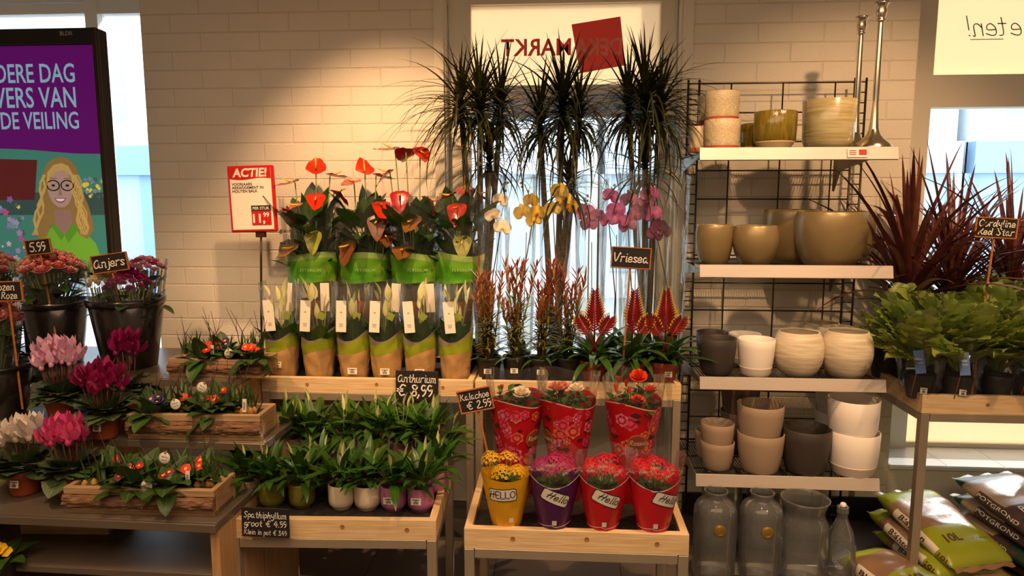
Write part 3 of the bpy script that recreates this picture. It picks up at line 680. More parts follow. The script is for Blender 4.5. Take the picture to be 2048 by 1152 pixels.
for px,Y,w_,h_,lb in ((1510,3.20,72,74,'small white pot with grey dipped base on the third shelf'),(1488,3.42,62,62,'white pot in the shade behind the small white pot')):
    pot('white_cup_pot',lb,'flower pot',px,Y,z3,w_,h_,CUP,m_wht,'white cups on the third shelf',parts=(('dipped_base',.02,.27,m_gry),))
for px,Y,w_,h_,lb in ((1594,3.22,97,88,'streaked cream ball pot beside the white cup'),(1690,3.21,98,92,'streaked cream ball pot at the end of the third shelf'),(1668,3.42,84,78,'streaked cream ball pot with sunlit rim in the second row'),(1640,3.56,80,74,'streaked ball pot in shade at the very back of the third shelf')):
    pot('streaked_ball_pot',lb,'flower pot',px,Y,z3,w_,h_,BALL,m_streak,'streaked ball pots on the third shelf',th=.007)
def stack2(px,Y,z,w_,h_,off,m,nm,lb1,lb2,grp,pf=TAPER,parts=()):
    a=pot(nm,lb1,'flower pot',px,Y,z,w_,h_,pf,m,grp,parts=parts); s=mpp(a.location)
    pot(nm,lb2,'flower pot',px,Y,z+off*s,w_,h_,pf,m,grp)
stack2(1433,3.22,z4,66,56,38,m_taupe,'small_taupe_pot','small taupe pot at the bottom of the front stack on the lowest shelf','small taupe pot nested on top of its twin on the lowest shelf','small taupe pots',CUP)
pot('small_taupe_pot','small taupe pot half hidden behind the small stack','flower pot',1412,3.36,z4,46,56,CUP,m_taupe,'small taupe pots')
stack2(1518,3.20,z4,90,80,58,m_taupe,'large_taupe_pot','larger taupe pot at the bottom of the two-pot stack on the lowest shelf','larger taupe pot on top of the two-pot stack with open mouth','large taupe pots',CUP)
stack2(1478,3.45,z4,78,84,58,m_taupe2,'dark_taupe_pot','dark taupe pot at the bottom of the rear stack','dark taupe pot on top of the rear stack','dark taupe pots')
pot('charcoal_pot','single charcoal planter beside the white stack on the lowest shelf','flower pot',1608,3.20,z4,94,92,CUP,m_blk)
stack2(1703,3.20,z4,96,88,66,m_wht,'white_planter','white planter with grey dipped base under another one','white planter stacked on top with open mouth',
       'white planters',[(.70,0),(.76,.02),(.86,.18),(.93,.3),(.97,.6),(1,1)],(('dipped_base',.02,.28,m_gry),))
stack2(1670,3.48,z4,84,84,62,m_wht,'white_planter','white planter at the bottom of the sunlit rear stack','white planter on top of the sunlit rear stack','white planters')
# ---- glass vases on the floor
m_vase=film('vase_glass','#fbfdfc',op=.05,rough=.03,refl=.8,bump=.0)
m_seal=mat('gold_seal','#b08a3c',.35,metal=.7)
BT=[(.80,0),(.90,.01),(.98,.04),(1,.09),(1,.74),(.97,.80),(.86,.86),(.62,.90),(.52,.92),(.50,.95),(.52,1)]
def vase(px,Y,w_,h_,pf,lb,seal=False,nm='glass_vase',grp=None):
    p=xz(px,Y,z5); s=mpp(p); t=thing(nm,lb,'vase',p,0,grp); W=w_*s/2; Hh=h_*s
    b=MB(); b.lathe(shell([(r*W,q*Hh) for r,q in pf],.004),40); obj('glass_body',b.build('glass_body',m_vase),t)
    b=MB(); b.tube([(W*pf[-1][0]*cos(a*pi/16),W*pf[-1][0]*sin(a*pi/16),Hh) for a in range(33)],.0035,6); obj('rim',b.build('rim',m_vase),t)
    if seal:
        b=MB(); b.lathe([(0,0),(.026,0),(.027,.001),(.025,.003),(0,.003)],24); q=obj('gold_seal',b.build('gold_seal',m_seal),t,T(0,-W-.0005,Hh*.64)@RX(pi/2))
        b=MB(); b.lathe([(.018,.003),(.019,.0045),(.020,.003)],24); obj('seal_ring',b.build('seal_ring',m_seal),q)
    return t
JAR=[(.84,0),(.93,.01),(.99,.04),(1,.10),(1,.66),(.96,.72),(.86,.78),(.80,.82),(.82,.88),(.92,.95),(.97,1)]
ZS=lambda py,px,Y:0
vase(1426,3.02,84,176,BT,'bottle-necked clear vase with gold seal under the taupe pots',True,grp='clear glass vases on the floor')
vase(1517,3.02,84,176,BT,'second bottle-necked clear vase with gold seal, next to the wide jar',True,grp='clear glass vases on the floor')
vase(1440,3.36,78,170,BT,'clear vase without visible seal standing behind the gold sealed vases',grp='clear glass vases on the floor')
vase(1530,3.36,78,170,BT,'clear vase in the back row behind the wide jar and sealed vase',grp='clear glass vases on the floor')
vase(1602,3.00,92,172,JAR,'wide-mouthed clear glass jar with rolled rim between vases and bottle','','glass_jar')
t=vase(1677,3.02,56,152,[(.80,0),(.92,.01),(1,.05),(1,.40),(.97,.52),(.80,.66),(.55,.76),(.38,.84),(.34,.90),(.40,.92),(.40,.96),(.34,1)],'textured clear swing-top bottle beside the bags of soil',nm='swing_top_bottle')
s=mpp(t.location); hh=152*s
b=MB(); b.lathe([(0,hh),(.012,hh),(.014,hh+.006),(.012,hh+.016),(.006,hh+.02),(0,hh+.02)],16); obj('stopper',b.build('stopper',m_wht),t)
b=MB()
for sx in(-1,1): b.tube([(sx*.018,0,hh*.88),(sx*.021,-.004,hh*.95),(sx*.015,-.002,hh+.008)],.0016,5)
obj('wire_bail',b.build('wire_bail',m_steel),t)
# ---- bags of soil
m_bgreen=mat('bag_lime','#8f9a24',.3,var=.12,scale=7,bump=.4,bscale=9,coat=.3); m_bbrown=mat('bag_brown','#8d6f55',.3,var=.12,scale=8,bump=.4,bscale=9,coat=.3); m_bwhite=mat('bag_white','#d9d2c4',.35,bump=.3,bscale=9)
m_bdark=mat('bag_forest','#27402f',.3,var=.15,scale=7,bump=.4,bscale=9,coat=.3); m_bplum=mat('bag_plum','#4b3a36',.35,bump=.4,bscale=9); m_btan=mat('bag_tan','#a08a74',.3,bump=.4,bscale=9,coat=.3)
m_tdark=mat('bag_ink','#4a2418',.6); m_tpale=mat('bag_pale_ink','#d9d8cf',.6)
def bag(label,cat,loc,rz,L,Wd,Tk,zones,side_m,texts,grp,seed,tilt=0):
    mats=[z[1] for z in zones]+[side_m]
    def P(v,phi):       # v -1..1 along length (front=-1), phi 0..2pi around
        e=max(0,1-abs(v)**7)**.5; tk=Tk/2*max(.06,(1-abs(v)**5)**.6); a=Wd/2*(.93+.07*e)
        cx_=cos(phi); sz=sin(phi); k=.62
        x=a*math.copysign(abs(cx_)**k,cx_); z=tk*math.copysign(abs(sz)**.85,sz)
        nz=noise.noise(Vector((x*9+seed,v*4,z*9)))*.010*(1-abs(v)**6)
        return Vector((x,v*L/2,z+Tk/2+nz*(1 if sz>0 else .2)))
    b=MB(); nv,np_=26,32; rows=[]
    for i in range(nv+1):
        v=-1+2*i/nv; rows.append(b.pts([P(v,2*pi*j/np_) for j in range(np_)]))
    for i in range(nv):
        v=-1+2*(i+.5)/nv
        for j in range(np_):
            ph=2*pi*(j+.5)/np_; zi=next(k for k,(lim,_) in enumerate(zones) if v<=lim)
            if side_m and abs(cos(ph))>.86 and -.6<v<.5: zi=len(mats)-1
            b.mi=zi; j2=(j+1)%np_; b.face((rows[i]+j,rows[i]+j2,rows[i+1]+j2,rows[i+1]+j))
    b.mi=0; b.face([rows[0]+j for j in range(np_)][::-1]); b.face([rows[-1]+j for j in range(np_)])
    t=thing('soil_bag',label,cat,loc,rz,grp,RX(tilt))
    obj('bag_body',b.build('bag_body',[m if m else m_bgreen for m in mats]),t)
    for e in(-1,1):
        s=MB(); n=14; a=[]
        for k in range(n+1):
            x=-Wd*.46+Wd*.92*k/n; a.append(s.pts([(x,e*(L/2-.004),Tk/2+.004*sin(k*1.7+seed)),(x,e*(L/2+.022),Tk/2+.008*sin(k*1.3+seed)-.006)]))
        for p_,q_ in zip(a,a[1:]): s.face((p_,q_,q_+1,p_+1))
        obj('seam',s.build('seam',m_bbrown if side_m is m_bwhite else m_bwhite),t)
    for me,v0,u0,mode in texts:      # map lettering on the top (mode 0) or the left side (mode 1)
        me=me.copy()
        for vt in me.vertices:
            x,y=vt.co.x,vt.co.y
            if mode==0:
                X=u0+x; v=v0+y/(L/2); cxx=max(-.98,min(.98,X/(Wd/2))); ph=math.acos(math.copysign(abs(cxx)**(1/.62),cxx)); q=P(max(-.97,min(.97,v)),ph); q.z+=.0022
            elif mode==1:
                v=v0+(-x)/(L/2); ph=pi-(u0+y/(Tk/2)*.55); q=P(v,ph); q.x-=.002; q.z+=.001
            else:
                v=-.985+max(0,y)*.4; q=P(v,pi/2); q=Vector((u0+x,-L/2-.003,Tk*.32+y))
            vt.co=q
        obj('bag_lettering',me,t)
    return t
T10=text_mesh('10L',.062,m_tdark,bold=.018); TBL=strokes('Blahton',.045,m_tdark,wd=.13) if False else text_mesh('Bláhton',.055,m_tdark,bold=.012,shear=.15)
T10p=text_mesh('10 L',.055,m_tpale,bold=.012); TPG=text_mesh('POTGROND',.052,m_tpale,bold=.008); TPGs=text_mesh('POTGROND',.042,m_tpale,bold=.008); T10s=text_mesh('10L',.05,m_tdark,bold=.012)
sub=text_mesh('voor een gezonde bodem',.012,m_tdark)
GBL='lime green bags of peat-free soil'; GPG='dark green bags of potting soil'
zonesA=[(-.18,m_bgreen),(.62,m_bbrown),(1,m_bgreen)]
c0=xz(1880,3.26,.24); bx,by=c0.x,3.27
posA=[(bx+.02,by-.0,0.0,.05,2),(bx-.03,by-.0,.080,-.03,8),(bx,by+.0,.155,.04,15)]
labA=['lime soil bag at the bottom of the stack under the table','lime soil bag in the middle of the stack under the table','lime soil bag with brown window on top of the stack behind the table leg']
for k,(x,y,z,r,tl) in enumerate(posA):
    bag(labA[k],'soil bag',(x,y,z+.004),rad(14)+r,.50,.34,.095,zonesA,m_bwhite,[(T10,-.55,-.06,0),(sub,-.55,.09,0),(TBL,.0,.05,1),(T10s,-.78,0,1)],GBL,k*3.1,rad(tl))
bag('lime soil bag lying alone on the floor beside the swing-top bottle','soil bag',(bx-.30,by-.26,.004),rad(24),.44,.28,.13,zonesA,m_bwhite,[(T10,-.55,0,0),(TBL,.0,.05,1),(T10s,-.78,0,1)],GBL,9.3)
zonesB=[(-.42,m_bdark),(-.05,m_bplum),(.8,m_btan),(1,m_bdark)]
for k in range(4):
    bag(['dark green potting soil bag lowest in its stack','dark green potting soil bag second from the floor','dark green potting soil bag just under the topmost one','dark green potting soil bag lying on top of its stack near the sill'][k],'soil bag',
        (bx+.43+(.02,-.015,.01,0)[k],by+.08-.01*k,.004+k*.080),rad(16)+(.03,-.04,.02,.0)[k],.52,.38,.09,zonesB,m_bplum,[(T10p,-.68,.06,0),(TPG,-.28,.02,0),(TPGs,.0,.05,1),(T10p,-.985,.02,2)],GPG,20+k*2.7,rad((1,4,8,12)[k]))
# ---- signs
m_chalkb=mat('chalkboard','#191613',.7,var=.2,scale=6); m_chalk=mat('chalk','#e8e2d6',.9); m_sfr=woodmat('sign_wood','#b5703a','#9a5a2c',0)
def board_sign(label,px,py,Y,w_,h_,tilt,lines,base,frame=True,stick=True,pitch=0,yaw=0):
    """small chalkboard; centre at pixel, base = z where the stick ends"""
    c=at(px,py,Y); s=mpp(c); W=w_*s; Hh=h_*s
    t=thing('chalkboard_sign',label,'sign',c,yaw,None,RX(pitch)@RY(tilt))
    obj('board',_box(W,.005,Hh,m_chalkb),t)
    if frame:
        f=.006
        for sz in(-1,1): obj('frame_strip',_box(W,.010,f,m_sfr),t,T(0,-.001,sz*(Hh/2+f/2-.002)))
        for sx in(-1,1): obj('frame_strip',_box(f,.010,Hh+f,m_sfr),t,T(sx*(W/2+f/2-.002),-.001,0))
    if stick:
        L=(c.z-Hh/2-base)/max(.3,cos(tilt)); obj('stick',_box(.009,.006,L,m_sfr),t,T(0,.004,-Hh/2-L/2+.015))
    for body,dx,dy,sz in lines:
        me=strokes(body,sz*s,m_chalk,wd=.13); xs=[v.co.x for v in me.vertices]; k=min(1,.9*W/(max(xs)-min(xs))); mid=(max(xs)+min(xs))/2
        if k<1 or W/2-abs(dx*s)<(max(xs)-min(xs))/2: dx=0
        obj('chalk_lettering',me,t,T(dx*s,-.0066 if frame else -.0032,-dy*s)@UP@SC(k,max(k,.85),1)@T(-mid,0,0))
    return t
board_sign('framed chalk sign reading 5.99 above the two-tone roses',77,494,3.06,52,28,rad(-6),[('5.99',0,8,17)],.97)
board_sign('chalk sign reading Anjers over the carnation bucket',220,526,3.04,74,34,rad(-8),[('Anjers',0,7,19)],.97)
board_sign('framed chalk sign reading Rozen Roze at the picture edge',14,583,2.755,64,38,rad(-2),[('Rozen',-4,-3,14),('Roze',6,14,13)],.83)
board_sign('framed chalk sign reading Vriesea on a stick above the bromeliads',1262,516,3.19,76,40,rad(3),[('Vriesea',-8,8,20)],zH)
board_sign('chalk sign reading Kalachoe 2.99 on a leaning stick',951,800,2.62,66,44,rad(-12),[('Kalachoe',0,-4,15),('€ 2.99',6,16,15)],zL)
board_sign('framed chalk sign reading Cordyline Red Star among dark red leaves',1992,456,3.09,78,38,rad(3),[('Cordyline',-8,-3,14),('Red Star',-4,14,14)],zR)
board_sign('unframed black price board for Spathiphyllum on the low table front',531,1045,onz(531,1040,ZL).y-.022,98,62,rad(1),[('Spathiphyllum',0,-10,14.5),('groot € 4.99',0,8,13.5),('Klein in pot € 3.49',0,25,11.5)],0,False,False)
board_sign('unframed black price board for Anthurium hanging on the tall table rail',834,772,3.155,86,62,rad(1),[('Anthurium',-4,-8,18),('€ 8,99',-4,20,22)],0,False,False)
# red action sign on a pole
c=at(505,398,3.42); s=mpp(c)
t=thing('price_sign','red framed ACTIE price sign on a thin pole against the wall','sign',(c.x,c.y,0)); 
m_sred=mat('sign_red','#c1201c',.35); m_swht=mat('sign_white','#f4ead8',.5); m_txt=mat('print_black','#2a2320',.6); m_pole=mat('pole_brown','#4a3a30',.4,metal=.6)
W,Hh=96*s,132*s; tl=RY(rad(-1.5))
B=T(0,0,c.z)@tl
obj('frame',_box(W,.018,Hh,m_sred,.006),t,B); obj('paper',_box(W*.88,.002,Hh*.92,m_swht,.0005),t,B@T(0,-.0095,0))
b=MB(); x0,x1=-W*.44,W*.44; zt_,zb_=Hh*.46,Hh*.30
top=[(x0,zt_),(x1,zt_)]; wav=[(x1-(x1-x0)*k/12, zb_+Hh*.014*sin(k*.55)) for k in range(13)]
i=b.pts([(x,-.0112,z) for x,z in top+wav]); b.face([i+k for k in reversed(range(15))]); obj('red_header',b.build('red_header',m_sred,False),t,B)
obj('sign_lettering',text_mesh('ACTIE!',23*s,m_swht,bold=.035,shear=.12),t,B@T(0,-.012,Hh*.335)@UP)
for k,q in enumerate(('VOORJAARS','ARRANGEMENT IN','HOUTEN BALK')): obj('sign_lettering',text_mesh(q,7.6*s,m_txt,bold=.012,align='LEFT'),t,B@T(-W*.40,-.012,Hh*(.205-.052*k))@UP)
obj('price_header',_box(40*s,.002,11*s,m_txt,.0003),t,B@T(18*s,-.0112,-Hh*.14)); obj('price_block',_box(40*s,.002,28*s,m_sred,.0003),t,B@T(18*s,-.0112,-Hh*.29))
obj('sign_lettering',text_mesh('PER STUK',8*s,m_swht,bold=.012),t,B@T(18*s,-.0128,-Hh*.162)@UP)
obj('price_lettering',text_mesh('11,',24*s,m_swht,bold=.03),t,B@T(11*s,-.0128,-Hh*.355)@UP); obj('price_lettering',text_mesh('99',13*s,m_swht,bold=.02),t,B@T(28*s,-.0128,-Hh*.275)@UP)
pb=xz(522,3.44,.95); b=MB(); b.tube([(12*s,.012,c.z-Hh/2-.02),(.03,.0,c.z-Hh*.9),(pb.x-c.x,pb.y-c.y,zH)],.006,8); obj('pole',b.build('pole',m_pole),t); obj('clamp',_box(.05,.02,.03,m_pole),t,T(12*s,.012,c.z-Hh/2-.012))
# ================================================================ PLANTS
R_=random.uniform
def leafset(name,m,n=5,L=.16,W=.04,bend=(.5,1.3),fold=.25,seg=6,prof='lance',stem=0,twist=.3,wave=0):
    out=[]
    for k in range(n):
        b=MB(); b.blade(L,W,bend[0]+(bend[1]-bend[0])*k/max(1,n-1),fold,seg,prof,stem,twist=R_(-twist,twist),wave=wave,ph=k); out.append(b.build(name,m))
    return out
def rosette(parent,meshes,n,z=0,r=.01,el=(20,82),sc=(.75,1.1),name='leaf',az0=0,spread=.25,pw=1.0,azr=None,flat=(1,1)):
    for k in range(n):
        t=(k+.5)/n; e=el[0]+(el[1]-el[0])*t**pw; az=az0+k*2.39996+R_(-spread,spread)
        if azr: az=R_(*azr)
        s=R_(*sc); rr=r*(1-.6*t)
        obj(name,random.choice(meshes),parent,T(rr*cos(az+pi/2)*flat[0],rr*sin(az+pi/2)*flat[1],z)@RZ(az)@RX(rad(e+R_(-7,7)))@SC(s))
random.seed(21)
lm_spath=leafmat('spath_leaf','#3a5f1c','#274813',.3,.3,.25,'#5f8a30'); lm_dark=leafmat('dark_leaf','#37581c','#233f12',.3,.3,.2,'#557a30'); lm_anth=leafmat('anthurium_leaf','#33571a','#23400f',.25,.3,.2,'#557833')
lm_cycl=leafmat('cyclamen_leaf','#46592f','#2a3a20',.45,.2,.1,'#8a9c78'); lm_prim=leafmat('primrose_leaf','#36521d','#243c14',.45,.25,.15,'#6f8a48'); lm_fern=leafmat('fern_leaf','#aebd62','#8aa04c',.4,.25,.35,'#93ab5a')
lm_cord=leafmat('cordyline_leaf','#7a4238','#562a28',.35,.3,.15); lm_drac=leafmat('dracaena_leaf','#3b3d1e','#26260f',.35,.2,.3); lm_vri=leafmat('vriesea_leaf','#44662a','#2f4f1c',.22,.25,.2); lm_grass=leafmat('bulb_shoot','#47662a','#2f4c1a',.4,.2,.2)
m_spathe=mat('pale_spathe','#dfe0a2',.45,col2='#b9c66a',scale=8,trl=.3,rnd=.12); m_whsp=mat('cream_spathe','#efe9b4',.45,col2='#d7d98a',scale=8,trl=.35,rnd=.1); m_spadix=mat('yellow_spadix','#e0b52c',.6); m_stem=mat('green_stem','#6a7f34',.5)
m_soil2=mat('potting_soil','#2b2019',.95,col2='#403026',scale=60,bump=.8,bscale=90)
film_c=film('clear_sleeve',op=.025,refl=.55,rough=.1,bump=.5,bs=16)
film_h=film('hazy_sleeve','#f4f4ee',op=.08,refl=.6,rough=.16,bump=.5,bs=16)
m_tagw=mat('white_tag','#e6dfcf',.6); m_print=mat('tag_print','#4a443c',.7)
L_sp=leafset('leaf',lm_spath,8,.21,.038,(.4,1.9),.3,9,'lance',.30,.5)
L_spathe=leafset('spathe',m_spathe,3,.075,.016,(-.2,.3),1.0,6,'lance',0,.2)
L_spathw=leafset('spathe',m_whsp,4,.10,.034,(-.3,.3),.55,6,'lance',0,.4)
def flower_stalk(parent,ang,az,L,mesh,name='spathe',r=.0016,spx=True,mstem=None,scale=1,ori=None,base=(0,0,0)):
    d=Vector((sin(ang)*cos(az),sin(ang)*sin(az),cos(ang))); b=MB(); b.tube([(0,0,0),d*L*.5+Vector((0,0,.01)),d*L],r,5); st=obj('flower_stem',b.build('flower_stem',mstem or m_stem),parent,T(*base))
    Mx=T(*(d*L))@RZ(az-pi/2)@RX((ori if ori is not None else rad(80)))@SC(scale)
    f=obj(name,mesh,st,Mx)
    return st
def glaze(name,c): return mat(name,c,.25,var=.05,coat=.3)
PM={'grey':glaze('glaze_grey','#8a7f66'),'olive':glaze('glaze_olive','#77742f'),'white':glaze('glaze_white','#e9d9bf'),'pink':glaze('glaze_pink','#b8709a'),'taupe':glaze('glaze_taupe','#a5937c'),'mauve':glaze('glaze_mauve','#8f5a6a')}
def potshape(w_,h_): return shell([(w_*.74,0),(w_*.76,h_*.10),(w_*.78,h_*.11),(w_*.97,h_*.22),(w_*1.0,h_*.4),(w_*1.0,h_*.97),(w_*.985,h_)],.005)
_pc={}
def potmesh(c,w_,h_):
    k=(c,w_,h_)
    if k not in _pc: b=MB(); b.lathe(potshape(w_,h_),36); _pc[k]=b.build('pot',PM[c])
    return _pc[k]
def disc(r,z,m,name='soil'):
    k=(r,m.name)
    if k not in _pc: b=MB(); b.lathe([(r,0),(r*.6,.006),(0,.008)],20); _pc[k]=b.build(name,m)
    return _pc[k]
def barcode(parent,M,w_=.04,h_=.028,lines=True):
    t=obj('price_label',_box(w_,.0012,h_,m_tagw,.0002),parent,M)
    b=MB()
    for k in range(11): b.box((-w_*.22+k*w_*.044,-.0008,-h_*.18),(w_*.022 if k%3 else w_*.034,.0006,h_*.36))
    b.box((0,-.0008,h_*.26),(w_*.7,.0006,h_*.12)); b.box((0,-.0008,h_*.1),(w_*.2,.0006,h_*.1)); obj('barcode_print',b.build('barcode_print',m_print,False),t)
def spath(px,Y,col,label,w_=.052,h_=.10,n=36,sc=1,grp='small potted peace lilies',bar=False,nfl=2):
    p=xz(px,Y,zL); t=thing('peace_lily',label,'potted plant',p,R_(-.3,.3) if not bar else 0,grp)
    obj('pot',potmesh(col,w_,h_),t); obj('soil',disc(w_-.006,0,m_soil2),t,T(0,0,h_-.012))
    rosette(t,L_sp,n,h_-.01,.018,(48,87),(.62*sc,1.0*sc),pw=.85)
    for k in range(nfl): flower_stalk(t,R_(.05,.45),R_(0,6.28),R_(.10,.15)*sc,random.choice(L_spathe),scale=R_(.7,1.1),base=(0,0,h_-.01))
    if bar: barcode(t,T(-.008,-w_-.0012,h_*.55))
cols=[('grey','behind the black Spathiphyllum board'),('olive','half hidden by the black Spathiphyllum board'),('olive','in glossy olive pot between board and white pots'),('white','in white pot next to the olive pots'),('white','in white pot next to the pink pots'),('pink','in labelled pink pot next to the white pots'),('pink','in labelled pink pot at the tray corner')]
for k,(c,px) in enumerate(zip(cols,(500,546,605,684,736,788,842))):
    spath(px,2.55 if k else 2.57,c[0],'front-row peace lily '+c[1],bar=k>=5)
for k,(c,px,d) in enumerate((('olive',645,'shaded olive pot'),('pink',873,'pink pot by the side rail'))):
    spath(px,2.71,c,'middle-row peace lily in '+d,n=26,sc=.9)
for k,(c,px,d) in enumerate((('taupe',582,'taupe pot nearest the planters'),('taupe',628,'taupe pot second from the planters'),('white',692,'tall white pot'),('olive',752,'olive pot beside the tall white pot'),('mauve',806,'mauve pot below the Anthurium board'),('taupe',858,'dusky pot at the far end'))):
    spath(px,2.92,c,'large back-row peace lily in '+d,w_=.056,h_=.15,n=38,sc=1.2,grp='large potted peace lilies',nfl=3)
spath(886,2.90,'taupe','large peace lily in taupe pot against the rear side rail corner',w_=.05,h_=.10,n=22)
# ---------------- sleeves
def sleeve_r(r0,r1,h,p=1.0,seed=0,wob=.03):
    return lambda a,z: (r0+(r1-r0)*max(0,min(1.1,z/h))**p)*(1+wob*sin(3*a+seed)*z/h+wob*.7*sin(7*a+seed*2)*z/h)
def band(parent,name,rf,lo,hi,m,n=44,rows=8,off=0,crumple=0,seed=0):
    b=MB(); rr=[]
    for k in range(rows+1):
        ps=[]
        for j in range(n):
            a=2*pi*j/n; z=lo(a)+(hi(a)-lo(a))*k/rows; r=rf(a,z)+off
            if crumple: r+=crumple*noise.noise(Vector((cos(a)*3+seed,sin(a)*3,z*22)))
            ps.append((r*sin(a),-r*cos(a),z))          # a=0 faces the camera (-Y)
        rr.append(b.pts(ps))
    for k in range(rows):
        for j in range(n):
            j2=(j+1)%n; b.face((rr[k]+j,rr[k]+j2,rr[k+1]+j2,rr[k+1]+j))
    return obj(name,b.build(name,m),parent)
def wrap(me,rf,z0,a0=0,off=.0015,rot=0):
    me=me.copy()
    for v in me.vertices:
        x=v.co.x*cos(rot)-v.co.y*sin(rot); y=v.co.x*sin(rot)+v.co.y*cos(rot); z=z0+y; r=rf(a0,z)+.0; a=a0+x/max(r,.02); r=rf(a,z)+off+v.co.z; v.co=Vector((r*sin(a),-r*cos(a),z))
    return me
def patch(w_,h_,m,n=8,round_=.25,name='patch'):
    b=MB(); rows=[]
    for k in range(n+1):
        y=-h_/2+h_*k/n; e=max(0,abs(2*y/h_)-(1-round_))/round_; ww=w_/2-(1-sqrt(max(0,1-e*e)))*h_/2*round_
        rows.append(b.pts([(-ww+2*ww*j/n,y,0) for j in range(n+1)]))
    for k in range(n):
        for j in range(n): b.face((rows[k]+j,rows[k]+j+1,rows[k+1]+j+1,rows[k+1]+j))
    return b.build(name,m)
def rosediscs(n,spread_x,z0,z1,rf,mats,seed,amax=1.3):
    random.seed(seed); b=MB()
    for k in range(n):
        a=R_(-amax,amax); z=R_(z0,z1); s=R_(.015,.034); kind=random.choice((0,0,1,2,2,3)); b.mi=kind
        for lay in range(3 if kind!=2 else 1):
            q=s*(1-.3*lay); N_=12; pts=[]
            for j in range(N_):
                th=2*pi*j/N_+lay*.4; rr=q*(1 if j%2 else .78) * (1 if kind!=2 else (1.0 if j in (0,6) else .45)); x=rr*cos(th); y=rr*sin(th)
                aa=a+x/rf(a,z); zz=max(z0-.02,z+y); r=rf(aa,zz)+.0012+.0003*lay+.00002*k; pts.append((r*sin(aa),-r*cos(aa),zz))
            if lay: b.mi=(4 if lay==1 else kind)
            i=b.pts(pts); b.face([i+j for j in range(N_)])
    return b
# kalanchoes
def kal_cluster(m,n=26,r=.028,seed=1):
    random.seed(seed); b=MB()
    for k in range(n):
        az=k*2.4; t=sqrt((k+.5)/n); p=Vector((r*t*cos(az),r*t*sin(az),r*.75*(1-t*t)+R_(-.002,.002))); up=Vector((p.x,p.y,r*.9)).normalized(); q=up.to_track_quat('Z','Y').to_matrix()
        for j in range(4):
            th=j*pi/2+k; d=Vector((cos(th),sin(th),0)); e=Vector((-sin(th),cos(th),0)); s=.0068
            i=b.pts([p+q@(d*.0005),p+q@(d*s*.6+e*s*.42+Vector((0,0,.001))),p+q@(d*s*1.05),p+q@(d*s*.6-e*s*.42+Vector((0,0,.001)))]); b.face((i,i+1,i+2,i+3))
    return b
m_bk=mat('tag_outline','#1f1a18',.6)
L_kal=leafset('leaf',lm_dark,3,.062,.045,(.4,.9),.2,5,'round',.12,.2)
def kalanchoe(px,Y,c1,fc,label,hello,seed,curve=True,tagrot=-.42,tagx=.0,small=False):
    p=xz(px,Y,zL); t=thing('kalanchoe',label,'potted plant',p,0,'wrapped kalanchoes on the low tray')
    ms=mat('sleeve_'+c1,c1,.4,var=.08,scale=8,bump=.25,bscale=18); mf=mat('kal_'+fc,fc,.5,rnd=.1,trl=.15)
    h=.295; rf=sleeve_r(.048,.108,h,.85,seed,.012)
    hc=lambda a:.212-.022*cos(2*a)*(1 if curve else .25)+.006*cos(a)
    band(t,'paper_sleeve',rf,lambda a:0,hc,ms,crumple=.004,seed=seed)
    if curve: band(t,'sleeve_edge',rf,lambda a:hc(a)-.003,lambda a:hc(a)+.0015,m_tagw,rows=1,off=.001)
    if not small: band(t,'film_sleeve',rf,hc,lambda a:.292+.012*sin(2*a+seed)+.006*sin(5*a),film_c)
    b=MB(); b.lathe([(0,.002),(.040,.002),(.048,.08)],20); obj('inner_pot',b.build('inner_pot',m_terra),t)
    random.seed(seed); rosette(t,L_kal,14,.17,.02,(5,60),(.8,1.1))
    cl=[kal_cluster(mf,34,.034,seed+k).build('flower_cluster',mf) for k in range(2)]
    n=9 if not small else 6
    for k in range(n):
        az=k*2*pi/n+.3; rr=(.058 if k else 0)*(1 if not small else 1.05); z=(.245 if k else .272)+R_(-.012,.016)
        if small: z=(.235 if k%3 else .27)
        q=Vector((rr*cos(az),rr*sin(az),z)); s=obj('flower_cluster',cl[k%2],t,T(*q)@RX(-rr*6*sin(az))@RY(rr*6*cos(az))@SC(R_(.85,1.1)))
        b=MB(); b.tube([(rr*.3*cos(az),rr*.3*sin(az),.16),q],.0022,5); obj('flower_stem',b.build('flower_stem',m_stem),t)
    # gift tag print
    a0=tagx
    obj('tag_outline',wrap(patch(.106,.050,m_bk),rf,.158,a0,.0018,tagrot),t); obj('printed_tag',wrap(patch(.100,.044,m_tagw),rf,.158,a0,.0024,tagrot),t)
    obj('tag_lettering',wrap(strokes(hello,.026,m_bk,wd=.12,slant=.25 if curve else 0),rf,.158-.011*cos(tagrot),a0-.011*sin(-tagrot)*-1/.09,.0032,tagrot),t)
    obj('printed_label',wrap(patch(.016,.020,m_tagw,4,.05),rf,.055,.35 if small else 0.02,.0018),t)
    if not small:
        band(t,'sleeve_edge',rf,lambda a:.036+.008*sin(1.2*a)**2,lambda a:.0385+.008*sin(1.2*a)**2,m_tagw,rows=1,off=.0012)
        for k,(a_,z_,r_) in enumerate(((-.5,.262,.3),(.45,.255,.6),(-.1,.285,.1),(1.0,.25,.5),(-1.0,.248,.2))):
            obj('film_lettering',wrap(strokes('Hello',.011,m_tagw,wd=.13,slant=.25),rf,z_,a_,.0015,r_),t)
kalanchoe(1013,2.43,'#d9a016','#e8b51a','yellow kalanchoe in a yellow sleeve reading HELLO','HELLO',1.0,False,.06,-.1,True)
kalanchoe(1108,2.42,'#4b1550','#a81e62','magenta kalanchoe in a purple sleeve','Hello',2.2,True,-.42,.05)
kalanchoe(1205,2.42,'#bf1420','#cf1626','red kalanchoe in a red sleeve beside the purple one','Hello',3.1,True,-.42,.08)
kalanchoe(1305,2.42,'#c41322','#d01420','red kalanchoe in a red sleeve at the tray end','Hello',4.6,True,-.36,.45)
